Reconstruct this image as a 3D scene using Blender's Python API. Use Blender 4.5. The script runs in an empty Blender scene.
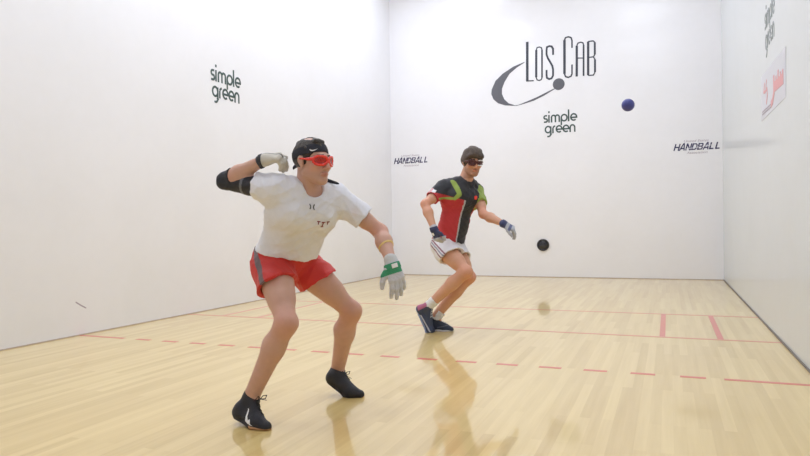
import bpy, bmesh, math, random
import numpy as np
from mathutils import Vector, Matrix
from mathutils.bvhtree import BVHTree

random.seed(4)
scene = bpy.context.scene
COL = scene.collection

# ------------------------------------------------------------------ camera
YAW, PITCH, ROLL = 0.383066, -0.005443, -0.013638
cy_, sy_ = math.cos(YAW), math.sin(YAW)
fwd = Vector((-sy_ * math.cos(PITCH), cy_ * math.cos(PITCH), math.sin(PITCH)))
r0 = Vector((cy_, sy_, 0))
u0 = r0.cross(fwd)
cr = r0 * math.cos(ROLL) + u0 * math.sin(ROLL)
cu = -r0 * math.sin(ROLL) + u0 * math.cos(ROLL)
cam_d = bpy.data.cameras.new('camera')
cam = bpy.data.objects.new('camera', cam_d)
COL.objects.link(cam)
cam_d.sensor_width = 36
cam_d.lens = 36 * 653.33 / 810
cam_d.clip_start = 0.02
cam.matrix_world = Matrix(((cr.x, cu.x, -fwd.x, 5.2295), (cr.y, cu.y, -fwd.y, -12.2703),
                           (cr.z, cu.z, -fwd.z, 1.0187), (0, 0, 0, 1)))
scene.camera = cam

# ------------------------------------------------------------------ world, light level, exposure
world = bpy.data.worlds.new('world')
scene.world = world
world.use_nodes = True
world.node_tree.nodes['Background'].inputs[0].default_value = (0.8, 0.85, 1.0, 1)
world.node_tree.nodes['Background'].inputs[1].default_value = 0.0
LAMP_POWER = 13.0
LAMP_COLOR = (0.805, 0.87, 1.0)
# centre x, centre y of each ceiling fixture (its strength is set to leave the right side dimmer)
LAMPS = [(1.3, -1.9, 1.1), (4.7, -1.9, 0.7), (1.3, -4.6, 1.35), (4.7, -4.6, 0.65),
         (1.3, -7.3, 1.35), (4.7, -7.3, 0.65), (1.3, -10.0, 0.8), (4.7, -10.0, 0.6)]
scene.view_settings.view_transform = 'Standard'
scene.view_settings.look = 'None'
scene.view_settings.gamma = 1
scene.view_settings.use_curve_mapping = False
scene.view_settings.exposure = 0.0
scene.cycles.max_bounces = 10
scene.cycles.diffuse_bounces = 6
scene.cycles.transparent_max_bounces = 12

# ------------------------------------------------------------------ materials
def pmat(name, color=(0.8, 0.8, 0.8), rough=0.6, coat=0.0, coat_rough=0.05, spec=0.5, metal=0.0, noise=None, alpha=None, sheen=0.0, bump=None, sss=0.0):
    m = bpy.data.materials.new(name)
    m.use_nodes = True
    nt = m.node_tree
    b = nt.nodes['Principled BSDF']
    b.inputs['Base Color'].default_value = (*color, 1)
    b.inputs['Roughness'].default_value = rough
    b.inputs['Coat Weight'].default_value = coat
    b.inputs['Coat Roughness'].default_value = coat_rough
    b.inputs['Specular IOR Level'].default_value = spec
    b.inputs['Metallic'].default_value = metal
    b.inputs['Sheen Weight'].default_value = sheen
    if sss:
        b.inputs['Subsurface Weight'].default_value = sss
        b.inputs['Subsurface Radius'].default_value = (0.02, 0.008, 0.004)
        b.inputs['Subsurface Scale'].default_value = 0.6
    if alpha is not None:
        b.inputs['Alpha'].default_value = alpha
    if noise:
        sc_, amt = noise
        tc = nt.nodes.new('ShaderNodeTexCoord')
        n = nt.nodes.new('ShaderNodeTexNoise'); n.inputs['Scale'].default_value = sc_; n.inputs['Detail'].default_value = 5
        mx = nt.nodes.new('ShaderNodeMix'); mx.data_type = 'RGBA'
        mx.inputs['A'].default_value = (*[max(0, c * (1 - amt)) for c in color], 1)
        mx.inputs['B'].default_value = (*[min(1, c * (1 + amt)) for c in color], 1)
        nt.links.new(tc.outputs['Object'], n.inputs['Vector'])
        nt.links.new(n.outputs['Fac'], mx.inputs['Factor'])
        nt.links.new(mx.outputs['Result'], b.inputs['Base Color'])
    if bump:
        sc_, st = bump
        tc = nt.nodes.new('ShaderNodeTexCoord')
        n = nt.nodes.new('ShaderNodeTexNoise'); n.inputs['Scale'].default_value = sc_
        bp = nt.nodes.new('ShaderNodeBump'); bp.inputs['Strength'].default_value = st; bp.inputs['Distance'].default_value = 0.01
        nt.links.new(tc.outputs['Object'], n.inputs['Vector'])
        nt.links.new(n.outputs['Fac'], bp.inputs['Height'])
        nt.links.new(bp.outputs['Normal'], b.inputs['Normal'])
    return m

def vmat(name, rough=0.6, coat=0.0, sheen=0.0, sss=0.0, spec=0.5, bump=None):
    """material whose colour comes from the mesh's own region colours"""
    m = pmat(name, rough=rough, coat=coat, sheen=sheen, sss=sss, spec=spec, bump=bump)
    nt = m.node_tree
    a = nt.nodes.new('ShaderNodeAttribute'); a.attribute_name = 'Col'
    tc = nt.nodes.new('ShaderNodeTexCoord')
    n = nt.nodes.new('ShaderNodeTexNoise'); n.inputs['Scale'].default_value = 35; n.inputs['Detail'].default_value = 4
    mr = nt.nodes.new('ShaderNodeMapRange'); mr.inputs['To Min'].default_value = 0.93; mr.inputs['To Max'].default_value = 1.07
    mu = nt.nodes.new('ShaderNodeVectorMath'); mu.operation = 'SCALE'
    nt.links.new(tc.outputs['Object'], n.inputs['Vector'])
    nt.links.new(n.outputs['Fac'], mr.inputs['Value'])
    nt.links.new(a.outputs['Color'], mu.inputs[0])
    nt.links.new(mr.outputs['Result'], mu.inputs['Scale'])
    nt.links.new(mu.outputs['Vector'], nt.nodes['Principled BSDF'].inputs['Base Color'])
    return m

def wall_material(name, color, coat):
    m = pmat(name, color, rough=0.55, coat=coat, coat_rough=0.12, spec=0.3)
    nt = m.node_tree; b = nt.nodes['Principled BSDF']
    tc = nt.nodes.new('ShaderNodeTexCoord')
    n1 = nt.nodes.new('ShaderNodeTexNoise'); n1.inputs['Scale'].default_value = 0.9; n1.inputs['Detail'].default_value = 3
    n2 = nt.nodes.new('ShaderNodeTexNoise'); n2.inputs['Scale'].default_value = 9; n2.inputs['Detail'].default_value = 6
    add = nt.nodes.new('ShaderNodeMath'); add.operation = 'MULTIPLY_ADD'; add.inputs[1].default_value = 0.35
    ramp = nt.nodes.new('ShaderNodeValToRGB')
    ramp.color_ramp.elements[0].position = 0.45; ramp.color_ramp.elements[0].color = (color[0] * .965, color[1] * .965, color[2] * .96, 1)
    ramp.color_ramp.elements[1].position = 0.85; ramp.color_ramp.elements[1].color = (*color, 1)
    bp = nt.nodes.new('ShaderNodeBump'); bp.inputs['Strength'].default_value = 0.12; bp.inputs['Distance'].default_value = 0.02
    nt.links.new(tc.outputs['Object'], n1.inputs['Vector']); nt.links.new(tc.outputs['Object'], n2.inputs['Vector'])
    nt.links.new(n2.outputs['Fac'], add.inputs[0]); nt.links.new(n1.outputs['Fac'], add.inputs[2])
    nt.links.new(add.outputs[0], ramp.inputs['Fac']); nt.links.new(ramp.outputs['Color'], b.inputs['Base Color'])
    nt.links.new(n1.outputs['Fac'], bp.inputs['Height']); nt.links.new(bp.outputs['Normal'], b.inputs['Normal'])
    nt.links.new(bp.outputs['Normal'], b.inputs['Coat Normal'])
    return m

def floor_material():
    m = pmat('maple_floor', (0.7, 0.55, 0.28), rough=0.32, coat=0.9, coat_rough=0.06, spec=0.35)
    nt = m.node_tree; b = nt.nodes['Principled BSDF']; N = nt.nodes; L = nt.links
    tc = N.new('ShaderNodeTexCoord')
    mp = N.new('ShaderNodeMapping'); mp.inputs['Rotation'].default_value = (0, 0, math.pi / 2)
    L.new(tc.outputs['Object'], mp.inputs['Vector'])
    br = N.new('ShaderNodeTexBrick')
    br.offset = 0.37; br.offset_frequency = 2
    br.inputs['Scale'].default_value = 1.0
    br.inputs['Brick Width'].default_value = 1.15
    br.inputs['Row Height'].default_value = 0.057
    br.inputs['Mortar Size'].default_value = 0.0007
    br.inputs['Mortar Smooth'].default_value = 0.4
    br.inputs['Bias'].default_value = 0.0
    br.inputs['Color1'].default_value = (0.0, 0.0, 0.0, 1)
    br.inputs['Color2'].default_value = (1, 1, 1, 1)
    br.inputs['Mortar'].default_value = (0.35, 0.35, 0.35, 1)
    L.new(mp.outputs['Vector'], br.inputs['Vector'])
    # grain stretched along the boards
    mp2 = N.new('ShaderNodeMapping'); mp2.inputs['Scale'].default_value = (22, 0.9, 1)
    L.new(tc.outputs['Object'], mp2.inputs['Vector'])
    gr = N.new('ShaderNodeTexNoise'); gr.inputs['Scale'].default_value = 1.0; gr.inputs['Detail'].default_value = 6; gr.inputs['Roughness'].default_value = 0.6
    L.new(mp2.outputs['Vector'], gr.inputs['Vector'])
    big = N.new('ShaderNodeTexNoise'); big.inputs['Scale'].default_value = 0.7; big.inputs['Detail'].default_value = 2
    L.new(tc.outputs['Object'], big.inputs['Vector'])
    m1 = N.new('ShaderNodeMath'); m1.operation = 'MULTIPLY_ADD'; m1.inputs[1].default_value = 0.36
    L.new(br.outputs['Color'], m1.inputs[0]); 
    m0 = N.new('ShaderNodeMath'); m0.operation = 'MULTIPLY'; m0.inputs[1].default_value = 0.75
    L.new(gr.outputs['Fac'], m0.inputs[0]); L.new(m0.outputs[0], m1.inputs[2])
    ramp = N.new('ShaderNodeValToRGB')
    e = ramp.color_ramp.elements
    e[0].position = 0.15; e[0].color = (0.61, 0.425, 0.15, 1)
    e[1].position = 0.80; e[1].color = (0.81, 0.625, 0.265, 1)
    L.new(m1.outputs[0], ramp.inputs['Fac'])
    mx = N.new('ShaderNodeMix'); mx.data_type = 'RGBA'; mx.blend_type = 'MULTIPLY'
    mx.inputs['B'].default_value = (1.0, 0.96, 0.88, 1)
    L.new(big.outputs['Fac'], mx.inputs['Factor']); L.new(ramp.outputs['Color'], mx.inputs['A'])
    L.new(mx.outputs['Result'], b.inputs['Base Color'])
    bp = N.new('ShaderNodeBump'); bp.inputs['Strength'].default_value = 0.03; bp.inputs['Distance'].default_value = 0.01
    L.new(gr.outputs['Fac'], bp.inputs['Height']); L.new(bp.outputs['Normal'], b.inputs['Normal'])
    return m

M = {}
M['floor'] = floor_material()
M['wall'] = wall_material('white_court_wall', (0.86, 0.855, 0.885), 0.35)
M['wall_r_shaded'] = wall_material('shaded_court_side_wall', (0.67, 0.70, 0.715), 0.6)  # same white wall, colour darkened for the dimmer light on this side
M['ceiling'] = pmat('ceiling_paint', (0.8, 0.8, 0.8), 0.8, noise=(6, 0.03))
M['line'] = pmat('red_line_paint', (0.68, 0.105, 0.05), 0.35, coat=0.8, coat_rough=0.04, noise=(12, 0.12))
M['line_pale'] = pmat('worn_red_line_paint', (0.70, 0.23, 0.12), 0.35, coat=0.8, coat_rough=0.04, noise=(12, 0.12))
M['gap_shadow'] = pmat('dark_gap_shadow', (0.20, 0.175, 0.155), 0.6, noise=(20, 0.2))  # dark colour standing for the shadow in the wall-floor gap
M['gap_shadow_pale'] = pmat('brown_gap_shadow', (0.50, 0.41, 0.33), 0.6, noise=(20, 0.2))  # paler version of the painted gap shadow
M['logo_grey'] = pmat('grey_logo_paint', (0.115, 0.115, 0.135), 0.5, noise=(30, 0.1))
M['logo_dark'] = pmat('dark_logo_paint', (0.045, 0.05, 0.07), 0.5, noise=(30, 0.1))
M['logo_green'] = pmat('dark_green_logo_paint', (0.05, 0.085, 0.08), 0.5, noise=(30, 0.1))
M['logo_green_gloss'] = pmat('dark_green_gloss_logo_paint', (0.08, 0.12, 0.115), 0.35, coat=1.0, coat_rough=0.25, spec=0.8, noise=(30, 0.1))
M['logo_navy'] = pmat('navy_logo_paint', (0.035, 0.03, 0.10), 0.5, noise=(30, 0.1))
M['white_paint'] = pmat('white_stripe_paint', (0.84, 0.84, 0.86), 0.5, noise=(30, 0.03))
M['poster'] = pmat('pale_panel_sheet', (0.66, 0.67, 0.73), 0.75, spec=0.15, noise=(5, 0.02))
M['pink'] = pmat('faded_red_print', (0.72, 0.40, 0.42), 0.7, spec=0.15, noise=(20, 0.08))
M['greyprint'] = pmat('grey_print', (0.40, 0.34, 0.40), 0.5, noise=(20, 0.08))
M['black_gloss'] = pmat('black_glass', (0.012, 0.013, 0.018), 0.08, coat=0.5, noise=(20, 0.1))
M['black_rubber'] = pmat('black_ring', (0.02, 0.02, 0.024), 0.4, noise=(20, 0.1))
M['ball'] = pmat('blue_rubber', (0.075, 0.085, 0.34), 0.4, noise=(40, 0.2), bump=(60, 0.1))
M['skin'] = vmat('skin', rough=0.5, sss=0.12, spec=0.4)
M['cloth_white'] = vmat('white_jersey', rough=0.85, sheen=0.1, bump=(160, 0.25))
M['cloth'] = vmat('sports_fabric', rough=0.75, sheen=0.1, bump=(180, 0.2))
M['cloth_red'] = vmat('red_shorts_fabric', rough=0.6, sheen=0.1, bump=(160, 0.25))
M['glove'] = vmat('glove_leather', rough=0.7, bump=(120, 0.3))
M['shoe'] = vmat('shoe_mesh_fabric', rough=0.6, bump=(250, 0.4))
M['hair'] = pmat('dark_hair', (0.045, 0.034, 0.026), 0.55, noise=(90, 0.5), bump=(140, 1.0))
M['hair2'] = pmat('brown_hair', (0.085, 0.058, 0.042), 0.55, noise=(70, 0.5), bump=(120, 1.0))
M['band'] = pmat('black_headband', (0.022, 0.022, 0.032), 0.8, noise=(60, 0.2), bump=(200, 0.3))
M['sleeve'] = pmat('black_compression_fabric', (0.022, 0.023, 0.03), 0.7, noise=(50, 0.25), bump=(200, 0.3))
M['sleeve_grey'] = pmat('grey_compression_panel', (0.12, 0.125, 0.15), 0.7, noise=(50, 0.2))
M['goggle_red'] = pmat('red_plastic', (0.85, 0.045, 0.03), 0.25, coat=0.4, noise=(30, 0.06))
M['lens_red'] = pmat('red_tinted_lens', (0.62, 0.03, 0.02), 0.08, noise=(30, 0.05), alpha=0.62)
M['goggle_dark'] = pmat('dark_red_plastic', (0.09, 0.02, 0.02), 0.3, noise=(30, 0.1))
M['goggle_white'] = pmat('white_plastic', (0.85, 0.83, 0.83), 0.3, noise=(30, 0.03))
M['lens_dark'] = pmat('dark_brown_lens', (0.10, 0.025, 0.02), 0.08, noise=(30, 0.05), alpha=0.88)
M['eye'] = vmat('eye', rough=0.15)
M['lace'] = pmat('black_lace', (0.02, 0.02, 0.02), 0.8, noise=(60, 0.2))
M['lace_white'] = pmat('white_lace', (0.6, 0.6, 0.6), 0.8, noise=(60, 0.1))
M['white_mark'] = pmat('white_shoe_mark', (0.85, 0.85, 0.87), 0.4, noise=(60, 0.03))
M['dark_mark'] = pmat('dark_print', (0.05, 0.05, 0.06), 0.5, noise=(60, 0.1))
M['red_mark'] = pmat('dark_red_print', (0.22, 0.03, 0.04), 0.5, noise=(60, 0.1))
M['rubber_band'] = pmat('yellow_elastic', (0.75, 0.52, 0.18), 0.5, noise=(60, 0.1))
M['metal'] = pmat('white_lamp_frame', (0.7, 0.7, 0.7), 0.4, noise=(20, 0.03))

# ------------------------------------------------------------------ helpers
def tag(o, label=None, cat=None, group=None, kind=None):
    if label: o['label'] = label
    if cat: o['category'] = cat
    if group: o['group'] = group
    if kind: o['kind'] = kind
    return o

def link(name, verts, faces, m, parent=None, smooth=False, colors=None):
    me = bpy.data.meshes.new(name)
    me.from_pydata([tuple(v) for v in verts], [], faces)
    me.materials.append(m)
    if smooth:
        me.polygons.foreach_set('use_smooth', [True] * len(me.polygons))
    if colors is not None:
        a = me.color_attributes.new('Col', 'FLOAT_COLOR', 'POINT')
        c = np.ones((len(verts), 4), np.float32); c[:, :3] = colors
        a.data.foreach_set('color', c.ravel())
    me.update()
    o = bpy.data.objects.new(name, me)
    COL.objects.link(o)
    if parent: o.parent = parent
    return o

def box(name, lo, hi, m, parent=None):
    x0, y0, z0 = lo; x1, y1, z1 = hi
    v = [(x0, y0, z0), (x1, y0, z0), (x1, y1, z0), (x0, y1, z0), (x0, y0, z1), (x1, y0, z1), (x1, y1, z1), (x0, y1, z1)]
    f = [(0, 3, 2, 1), (4, 5, 6, 7), (0, 1, 5, 4), (1, 2, 6, 5), (2, 3, 7, 6), (3, 0, 4, 7)]
    return link(name, v, f, m, parent)

def empty(name, loc=(0, 0, 0)):
    o = bpy.data.objects.new(name, None); o.location = loc
    o.empty_display_size = 0.1
    COL.objects.link(o)
    return o

# ------------------------------------------------------------------ the court
Wd, Hc, Yb = 6.096, 6.096, -12.75
fl = box('floor', (-0.2, Yb - 0.2, -0.15), (Wd + 0.2, 0.2, 0.0), M['floor']); tag(fl, 'glossy pale maple board floor of the handball court', kind='structure')
wf = box('wall_front', (-0.2, 0, 0), (Wd + 0.2, 0.2, Hc), M['wall']); tag(wf, 'white front wall of the court', kind='structure')
wl = box('wall_left', (-0.2, Yb, 0), (0, 0, Hc), M['wall']); tag(wl, 'white left side wall of the court', kind='structure')
wr = box('wall_right', (Wd, Yb, 0), (Wd + 0.2, 0, Hc), M['wall_r_shaded']); tag(wr, 'white right side wall of the court', kind='structure')
wb = box('wall_back_standin', (-0.2, Yb - 0.2, 0), (Wd + 0.2, Yb, Hc), M['wall']); tag(wb, 'unseen white stand-in for the glass back wall of the court', kind='structure')  # out of view, added for bounce light where the court has glass
ce = box('ceiling', (-0.2, Yb - 0.2, Hc), (Wd + 0.2, 0.2, Hc + 0.15), M['ceiling']); tag(ce, 'flat pale court ceiling', kind='structure')
b1 = box('gap_shadow_front', (0, -0.006, 0), (Wd, 0, 0.012), M['gap_shadow_pale']); tag(b1, kind='structure')  # thin strips that paint the gap shadow along the wall bases
b2 = box('gap_shadow_right', (Wd - 0.010, Yb, 0), (Wd, -0.006, 0.014), M['gap_shadow']); tag(b2, kind='structure')
b3 = box('gap_shadow_left', (0, Yb, 0), (0.006, -0.006, 0.010), M['gap_shadow_pale']); tag(b3, kind='structure')

def line(name, x0, x1, y0, y1, m, label=None):
    o = box(name, (x0, y0, 0.0), (x1, y1, 0.0012), m, fl)
    if label: o['label'] = label
    return o
LW = 0.045
line('service_line', 0.01, Wd - 0.012, -4.572 - LW, -4.572, M['line_pale'], 'faint red line nearest the front wall')
line('short_line', 0.01, Wd - 0.012, -6.096 - LW, -6.096, M['line_pale'], 'thin red line behind the service line')
for xa in (0.485, 0.955, Wd - 0.925, Wd - 0.46):
    line('service_box_line', xa - 0.024, xa + 0.024, -6.096, -4.572 - LW, M['line'] if xa > 3 else M['line_pale'])
line('receiving_line', 0.01, 0.545, -7.62 - LW, -7.62, M['line'])
line('receiving_line', Wd - 0.545, Wd - 0.012, -7.62 - LW, -7.62, M['line'])
xx = 0.70
while xx < Wd - 0.70:
    line('receiving_line', xx, xx + 0.155, -7.62 - LW, -7.62, M['line'])
    xx += 0.306

# ------------------------------------------------------------------ ceiling lamps
def lamp_mat(strength):
    m = bpy.data.materials.new('lamp_diffuser'); m.use_nodes = True
    b = m.node_tree.nodes['Principled BSDF']
    b.inputs['Base Color'].default_value = (0.8, 0.8, 0.8, 1)
    b.inputs['Emission Color'].default_value = (*LAMP_COLOR, 1)
    b.inputs['Emission Strength'].default_value = strength
    return m
for i, (lx, ly, s) in enumerate(LAMPS):
    t = empty('ceiling_lamp', (lx, ly, Hc))
    where = ['front left', 'front right', 'second row left', 'second row right', 'third row left', 'third row right', 'rear left', 'rear right'][i]
    tag(t, 'white square ceiling light panel, %s of the eight' % where, 'lamp', 'ceiling light panels')
    w = 0.62
    fr = []
    for a, b_ in (((-w, -w), (w, -w + .04)), ((-w, w - .04), (w, w)), ((-w, -w + .04), (-w + .04, w - .04)), ((w - .04, -w + .04), (w, w - .04))):
        fr.append((a, b_))
    V, F = [], []
    for a, b_ in fr:
        k = len(V)
        for z in (-0.07, 0.0):
            V += [(a[0], a[1], z), (b_[0], a[1], z), (b_[0], b_[1], z), (a[0], b_[1], z)]
        F += [(k, k + 3, k + 2, k + 1), (k + 4, k + 5, k + 6, k + 7)] + [(k + j, k + (j + 1) % 4, k + 4 + (j + 1) % 4, k + 4 + j) for j in range(4)]
    link('frame', V, F, M['metal'], t)
    q = w - 0.04
    link('diffuser', [(-q, -q, -0.05), (q, -q, -0.05), (q, q, -0.05), (-q, q, -0.05)], [(0, 3, 2, 1)], lamp_mat(LAMP_POWER * s), t)

# ------------------------------------------------------------------ flat painted lettering on walls
def strokes_mesh(strokes, T, lift, thick=0.002):
    """strokes: (width, [(u,v)..]); T maps (u,v,height) to a point"""
    V, F = [], []
    def prism(poly, h):
        k = len(V); n = len(poly)
        for (a, b) in poly: V.append(T(a, b, lift))
        for (a, b) in poly: V.append(T(a, b, lift + h + 0.00006 * ((k // 8) % 24)))
        F.append(tuple(range(k + n, k + 2 * n)))
        for j in range(n): F.append((k + j, k + (j + 1) % n, k + n + (j + 1) % n, k + n + j))
    for w, pl in strokes:
        h = w / 2
        # offset outline of the whole polyline (mitred)
        Lf, Rt = [], []
        n = len(pl)
        for i in range(n):
            p = Vector(pl[i])
            d0 = (p - Vector(pl[i - 1])).normalized() if i > 0 else None
            d1 = (Vector(pl[i + 1]) - p).normalized() if i < n - 1 else None
            if d0 is None: d0 = d1
            if d1 is None: d1 = d0
            nn = Vector((-(d0.y + d1.y), d0.x + d1.x))
            if nn.length < 1e-6: nn = Vector((-d0.y, d0.x))
            nn.normalize()
            c = max(0.5, nn.dot(Vector((-d0.y, d0.x))))
            Lf.append(p + nn * h / c); Rt.append(p - nn * h / c)
        for i in range(n - 1):
            prism([Rt[i], Rt[i + 1], Lf[i + 1], Lf[i]], thick)
    return V, F

def poly_mesh(polys, T, lift, thick=0.002):
    bm = bmesh.new()
    V, F = [], []
    from mathutils.geometry import tessellate_polygon
    for poly in polys:
        k = len(V); n = len(poly)
        for a, b in poly: V.append(T(a, b, lift))
        for a, b in poly: V.append(T(a, b, lift + thick))
        for tri in tessellate_polygon([[Vector((a, b, 0)) for a, b in poly]]):
            F.append(tuple(k + n + j for j in tri))
        for j in range(n): F.append((k + j, k + (j + 1) % n, k + n + (j + 1) % n, k + n + j))
    bm.free()
    return V, F

def arc(cx, cy, r, a0, a1, n=None, ry=None):
    n = n or max(4, int(abs(a1 - a0) / 20))
    ry = ry or r
    return [(cx + r * math.cos(math.radians(a0 + (a1 - a0) * i / n)), cy + ry * math.sin(math.radians(a0 + (a1 - a0) * i / n))) for i in range(n + 1)]

T_front = lambda u, v, h: (u, -h - 0.0008, v)
T_left = lambda u, v, h: (h, u, v)
T_right = lambda u, v, h: (Wd - h, u, v)

# geometric lower-case alphabet, x-height 1, stroke width w
def word_strokes(word, w=0.2):
    out = []; x = 0
    r = 0.5 - w / 2
    for ch in word:
        S = []; adv = 1.05
        if ch == 's':
            q = (1 - w) / 4
            S = [[(0.56, 1 - w / 2), (0.32, 1 - w / 2)] + arc(0.32, 1 - w / 2 - q, q, 90, 270)[1:] + [(0.38, 0.5)] + arc(0.38, w / 2 + q, q, 90, -90)[1:] + [(0.1, w / 2)]]
            adv = 0.72
        elif ch == 'i':
            S = [[(w / 2, 0), (w / 2, 0.98)], [(w / 2, 1.22), (w / 2, 1.45)]]; adv = 0.36
        elif ch == 'l':
            S = [[(w / 2, 0), (w / 2, 1.5)]]; adv = 0.30
        elif ch == 'm':
            q = 0.27
            S = [[(w / 2, 0), (w / 2, 0.72)] + arc(w / 2 + q, 1 - w / 2 - q, q, 180, 0) + [(w / 2 + 2 * q, 0)],
                 arc(w / 2 + 3 * q, 1 - w / 2 - q, q, 180, 0) + [(w / 2 + 4 * q, 0)]]
            adv = 1.36
        elif ch == 'n':
            q = 0.33
            S = [[(w / 2, 0), (w / 2, 0.6)] + arc(w / 2 + q, 1 - w / 2 - q, q, 180, 0) + [(w / 2 + 2 * q, 0)]]; adv = 0.95
        elif ch == 'r':
            q = 0.33
            S = [[(w / 2, 0), (w / 2, 0.6)] + arc(w / 2 + q, 1 - w / 2 - q, q, 180, 90)]; adv = 0.50
        elif ch == 'p':
            S = [arc(0.5, 0.5, r, 0, 360), [(w / 2, 0.5), (w / 2, -0.42)]]; adv = 1.02
        elif ch == 'g':
            S = [arc(0.5, 0.5, r, 0, 360), [(1 - w / 2, 0.9), (1 - w / 2, -0.05)] + arc(0.55, -0.05, 0.35, 0, -120)]; adv = 1.12
        elif ch == 'e':
            S = [[(w / 2, 0.46), (1 - w / 2, 0.46)] + arc(0.5, 0.5, r, 0, 310)]; adv = 1.0
        for pl in S: out.append([(x + a, b) for a, b in pl])
        x += adv
    return out, x

def simple_green(T, u0, du, z0, label, name='sponsor_logo'):
    """u0: start coordinate, du: +1/-1 reading direction, z0: baseline of the upper word"""
    t = empty(name, T(u0, z0 - 0.2, 0))
    base = Vector(T(u0, z0 - 0.2, 0))
    TT = lambda a, b, h: Vector(T(a, b, h)) - base
    x = 0.145
    for word, zb, wid, off in (('simple', z0, 0.62, 0.0), ('green', z0 - 0.20, 0.57, 0.025)):
        st, L = word_strokes(word)
        k = wid / L
        SS = [(0.2 * x * 0.92, [(u0 + du * (off + a * k), zb + b * x) for a, b in pl]) for pl in st]
        V, F = strokes_mesh(SS, TT, 0.0)
        link('lettering', V, F, M['logo_green_gloss'] if T is T_right else M['logo_green'], t)
    tag(t, label, 'logo', 'two-line green wall logos')
    return t
simple_green(T_front, 3.09, 1, 2.872, 'dark green two-line logo on front wall below the swoosh logo')
simple_green(T_left, -5.66, 1, 2.84, 'dark green two-line logo on the left wall, above the white-shirted player')
simple_green(T_right, -5.25, -1, 2.80, 'dark green two-line logo on right wall above the pale panel')

# LOS CAB logo
LC = [(0.044,[(2.811, 4.414), (2.802, 3.678)]),(0.020,[(2.785, 3.682), (2.924, 3.676)]),
(0.037,[(2.977, 4.241), (2.97, 3.734)]),(0.027,[(3.084, 4.238), (3.078, 3.717)]),
(0.020,[(2.977, 4.241), (2.993, 4.284), (3.033, 4.293), (3.072, 4.276), (3.084, 4.238)]),
(0.020,[(2.97, 3.734), (2.986, 3.686), (3.025, 3.67), (3.064, 3.682), (3.078, 3.717)]),
(0.031,[(3.286, 4.118), (3.287, 4.232), (3.262, 4.277), (3.221, 4.288), (3.175, 4.274), (3.168, 4.219), (3.167, 4.138), (3.189, 4.07), (3.268, 3.922), (3.283, 3.849), (3.281, 3.736), (3.255, 3.69), (3.21, 3.678), (3.168, 3.705), (3.162, 3.764), (3.164, 3.852)]),
(0.041,[(3.496, 4.366), (3.489, 3.748)]),
(0.024,[(3.496, 4.366), (3.516, 4.409), (3.566, 4.419), (3.616, 4.397), (3.631, 4.343), (3.63, 4.209)]),
(0.024,[(3.489, 3.748), (3.51, 3.694), (3.557, 3.677), (3.605, 3.692), (3.624, 3.735), (3.626, 3.905)]),
(0.037,[(3.708, 3.678), (3.715, 4.238)]),(0.020,[(3.715, 4.238), (3.737, 4.283), (3.784, 4.294), (3.824, 4.279), (3.836, 4.24)]),
(0.027,[(3.836, 4.24), (3.829, 3.676)]),(0.017,[(3.712, 4.014), (3.833, 4.001)]),
(0.037,[(3.917, 4.291), (3.91, 3.681)]),(0.020,[(3.917, 4.291), (4.003, 4.293), (4.033, 4.264)]),
(0.031,[(4.033, 4.264), (4.031, 4.043)]),(0.020,[(4.031, 4.043), (4.006, 4.005), (3.92, 4.001)]),
(0.020,[(4.006, 4.005), (4.033, 3.954)]),(0.031,[(4.033, 3.954), (4.03, 3.726)]),(0.020,[(4.03, 3.726), (4.002, 3.675), (3.91, 3.678)])]
lg = empty('tournament_logo', (3.1, 0, 3.6))
TL = lambda u, v, h: (u - 3.1, -h - 0.001, v - 3.6)
V, F = strokes_mesh([(w * 1.1, pl) for w, pl in LC], TL, 0); link('lettering', V, F, M['logo_dark'], lg)
sw1 = [(2.754, 4.045), (2.536, 3.975), (2.332, 3.862), (2.194, 3.742), (2.116, 3.581), (2.108, 3.498), (2.148, 3.393), (2.239, 3.309), (2.375, 3.258), (2.526, 3.239), (2.577, 3.241), (2.443, 3.292), (2.359, 3.376), (2.316, 3.48), (2.318, 3.58), (2.37, 3.708), (2.467, 3.849), (2.603, 3.951), (2.753, 4.032)]
sw2 = [(2.526, 3.242), (2.627, 3.247), (2.794, 3.3), (2.992, 3.368), (3.155, 3.439), (3.301, 3.498), (3.31, 3.484), (3.122, 3.386), (2.926, 3.305), (2.727, 3.256), (2.593, 3.233)]
V, F = poly_mesh([sw1, sw2], TL, 0); link('swoosh', V, F, M['logo_grey'], lg)
V, F = poly_mesh([arc(3.382, 3.568, 0.108, 0, 345, 23)], TL, 0); link('dot', V, F, M['logo_grey'], lg)
tag(lg, 'large grey tall-lettered logo with crescent swoosh and dot on front wall', 'logo')

# HANDBALL logos
def text_mesh(body, x0, x1, z0, z1, T, shear=0.3, bold=0.0):
    cu_ = bpy.data.curves.new('txt', 'FONT'); cu_.body = body; cu_.size = 1; cu_.shear = shear; cu_.offset = bold
    cu_.resolution_u = 3
    to = bpy.data.objects.new('txt', cu_); COL.objects.link(to)
    dg = bpy.context.evaluated_depsgraph_get()
    me = bpy.data.meshes.new_from_object(to.evaluated_get(dg))
    co = [v.co.copy() for v in me.vertices]; faces = [tuple(p.vertices) for p in me.polygons]
    bpy.data.objects.remove(to); bpy.data.curves.remove(cu_)
    xs = [c.x for c in co]; ys = [c.y for c in co]
    a, b, c_, d = min(xs), max(xs), min(ys), max(ys)
    V = [T(x0 + (q.x - a) / (b - a) * (x1 - x0), z0 + (q.y - c_) / (d - c_) * (z1 - z0), 0.002) for q in co]
    bpy.data.meshes.remove(me)
    return V, faces

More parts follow.
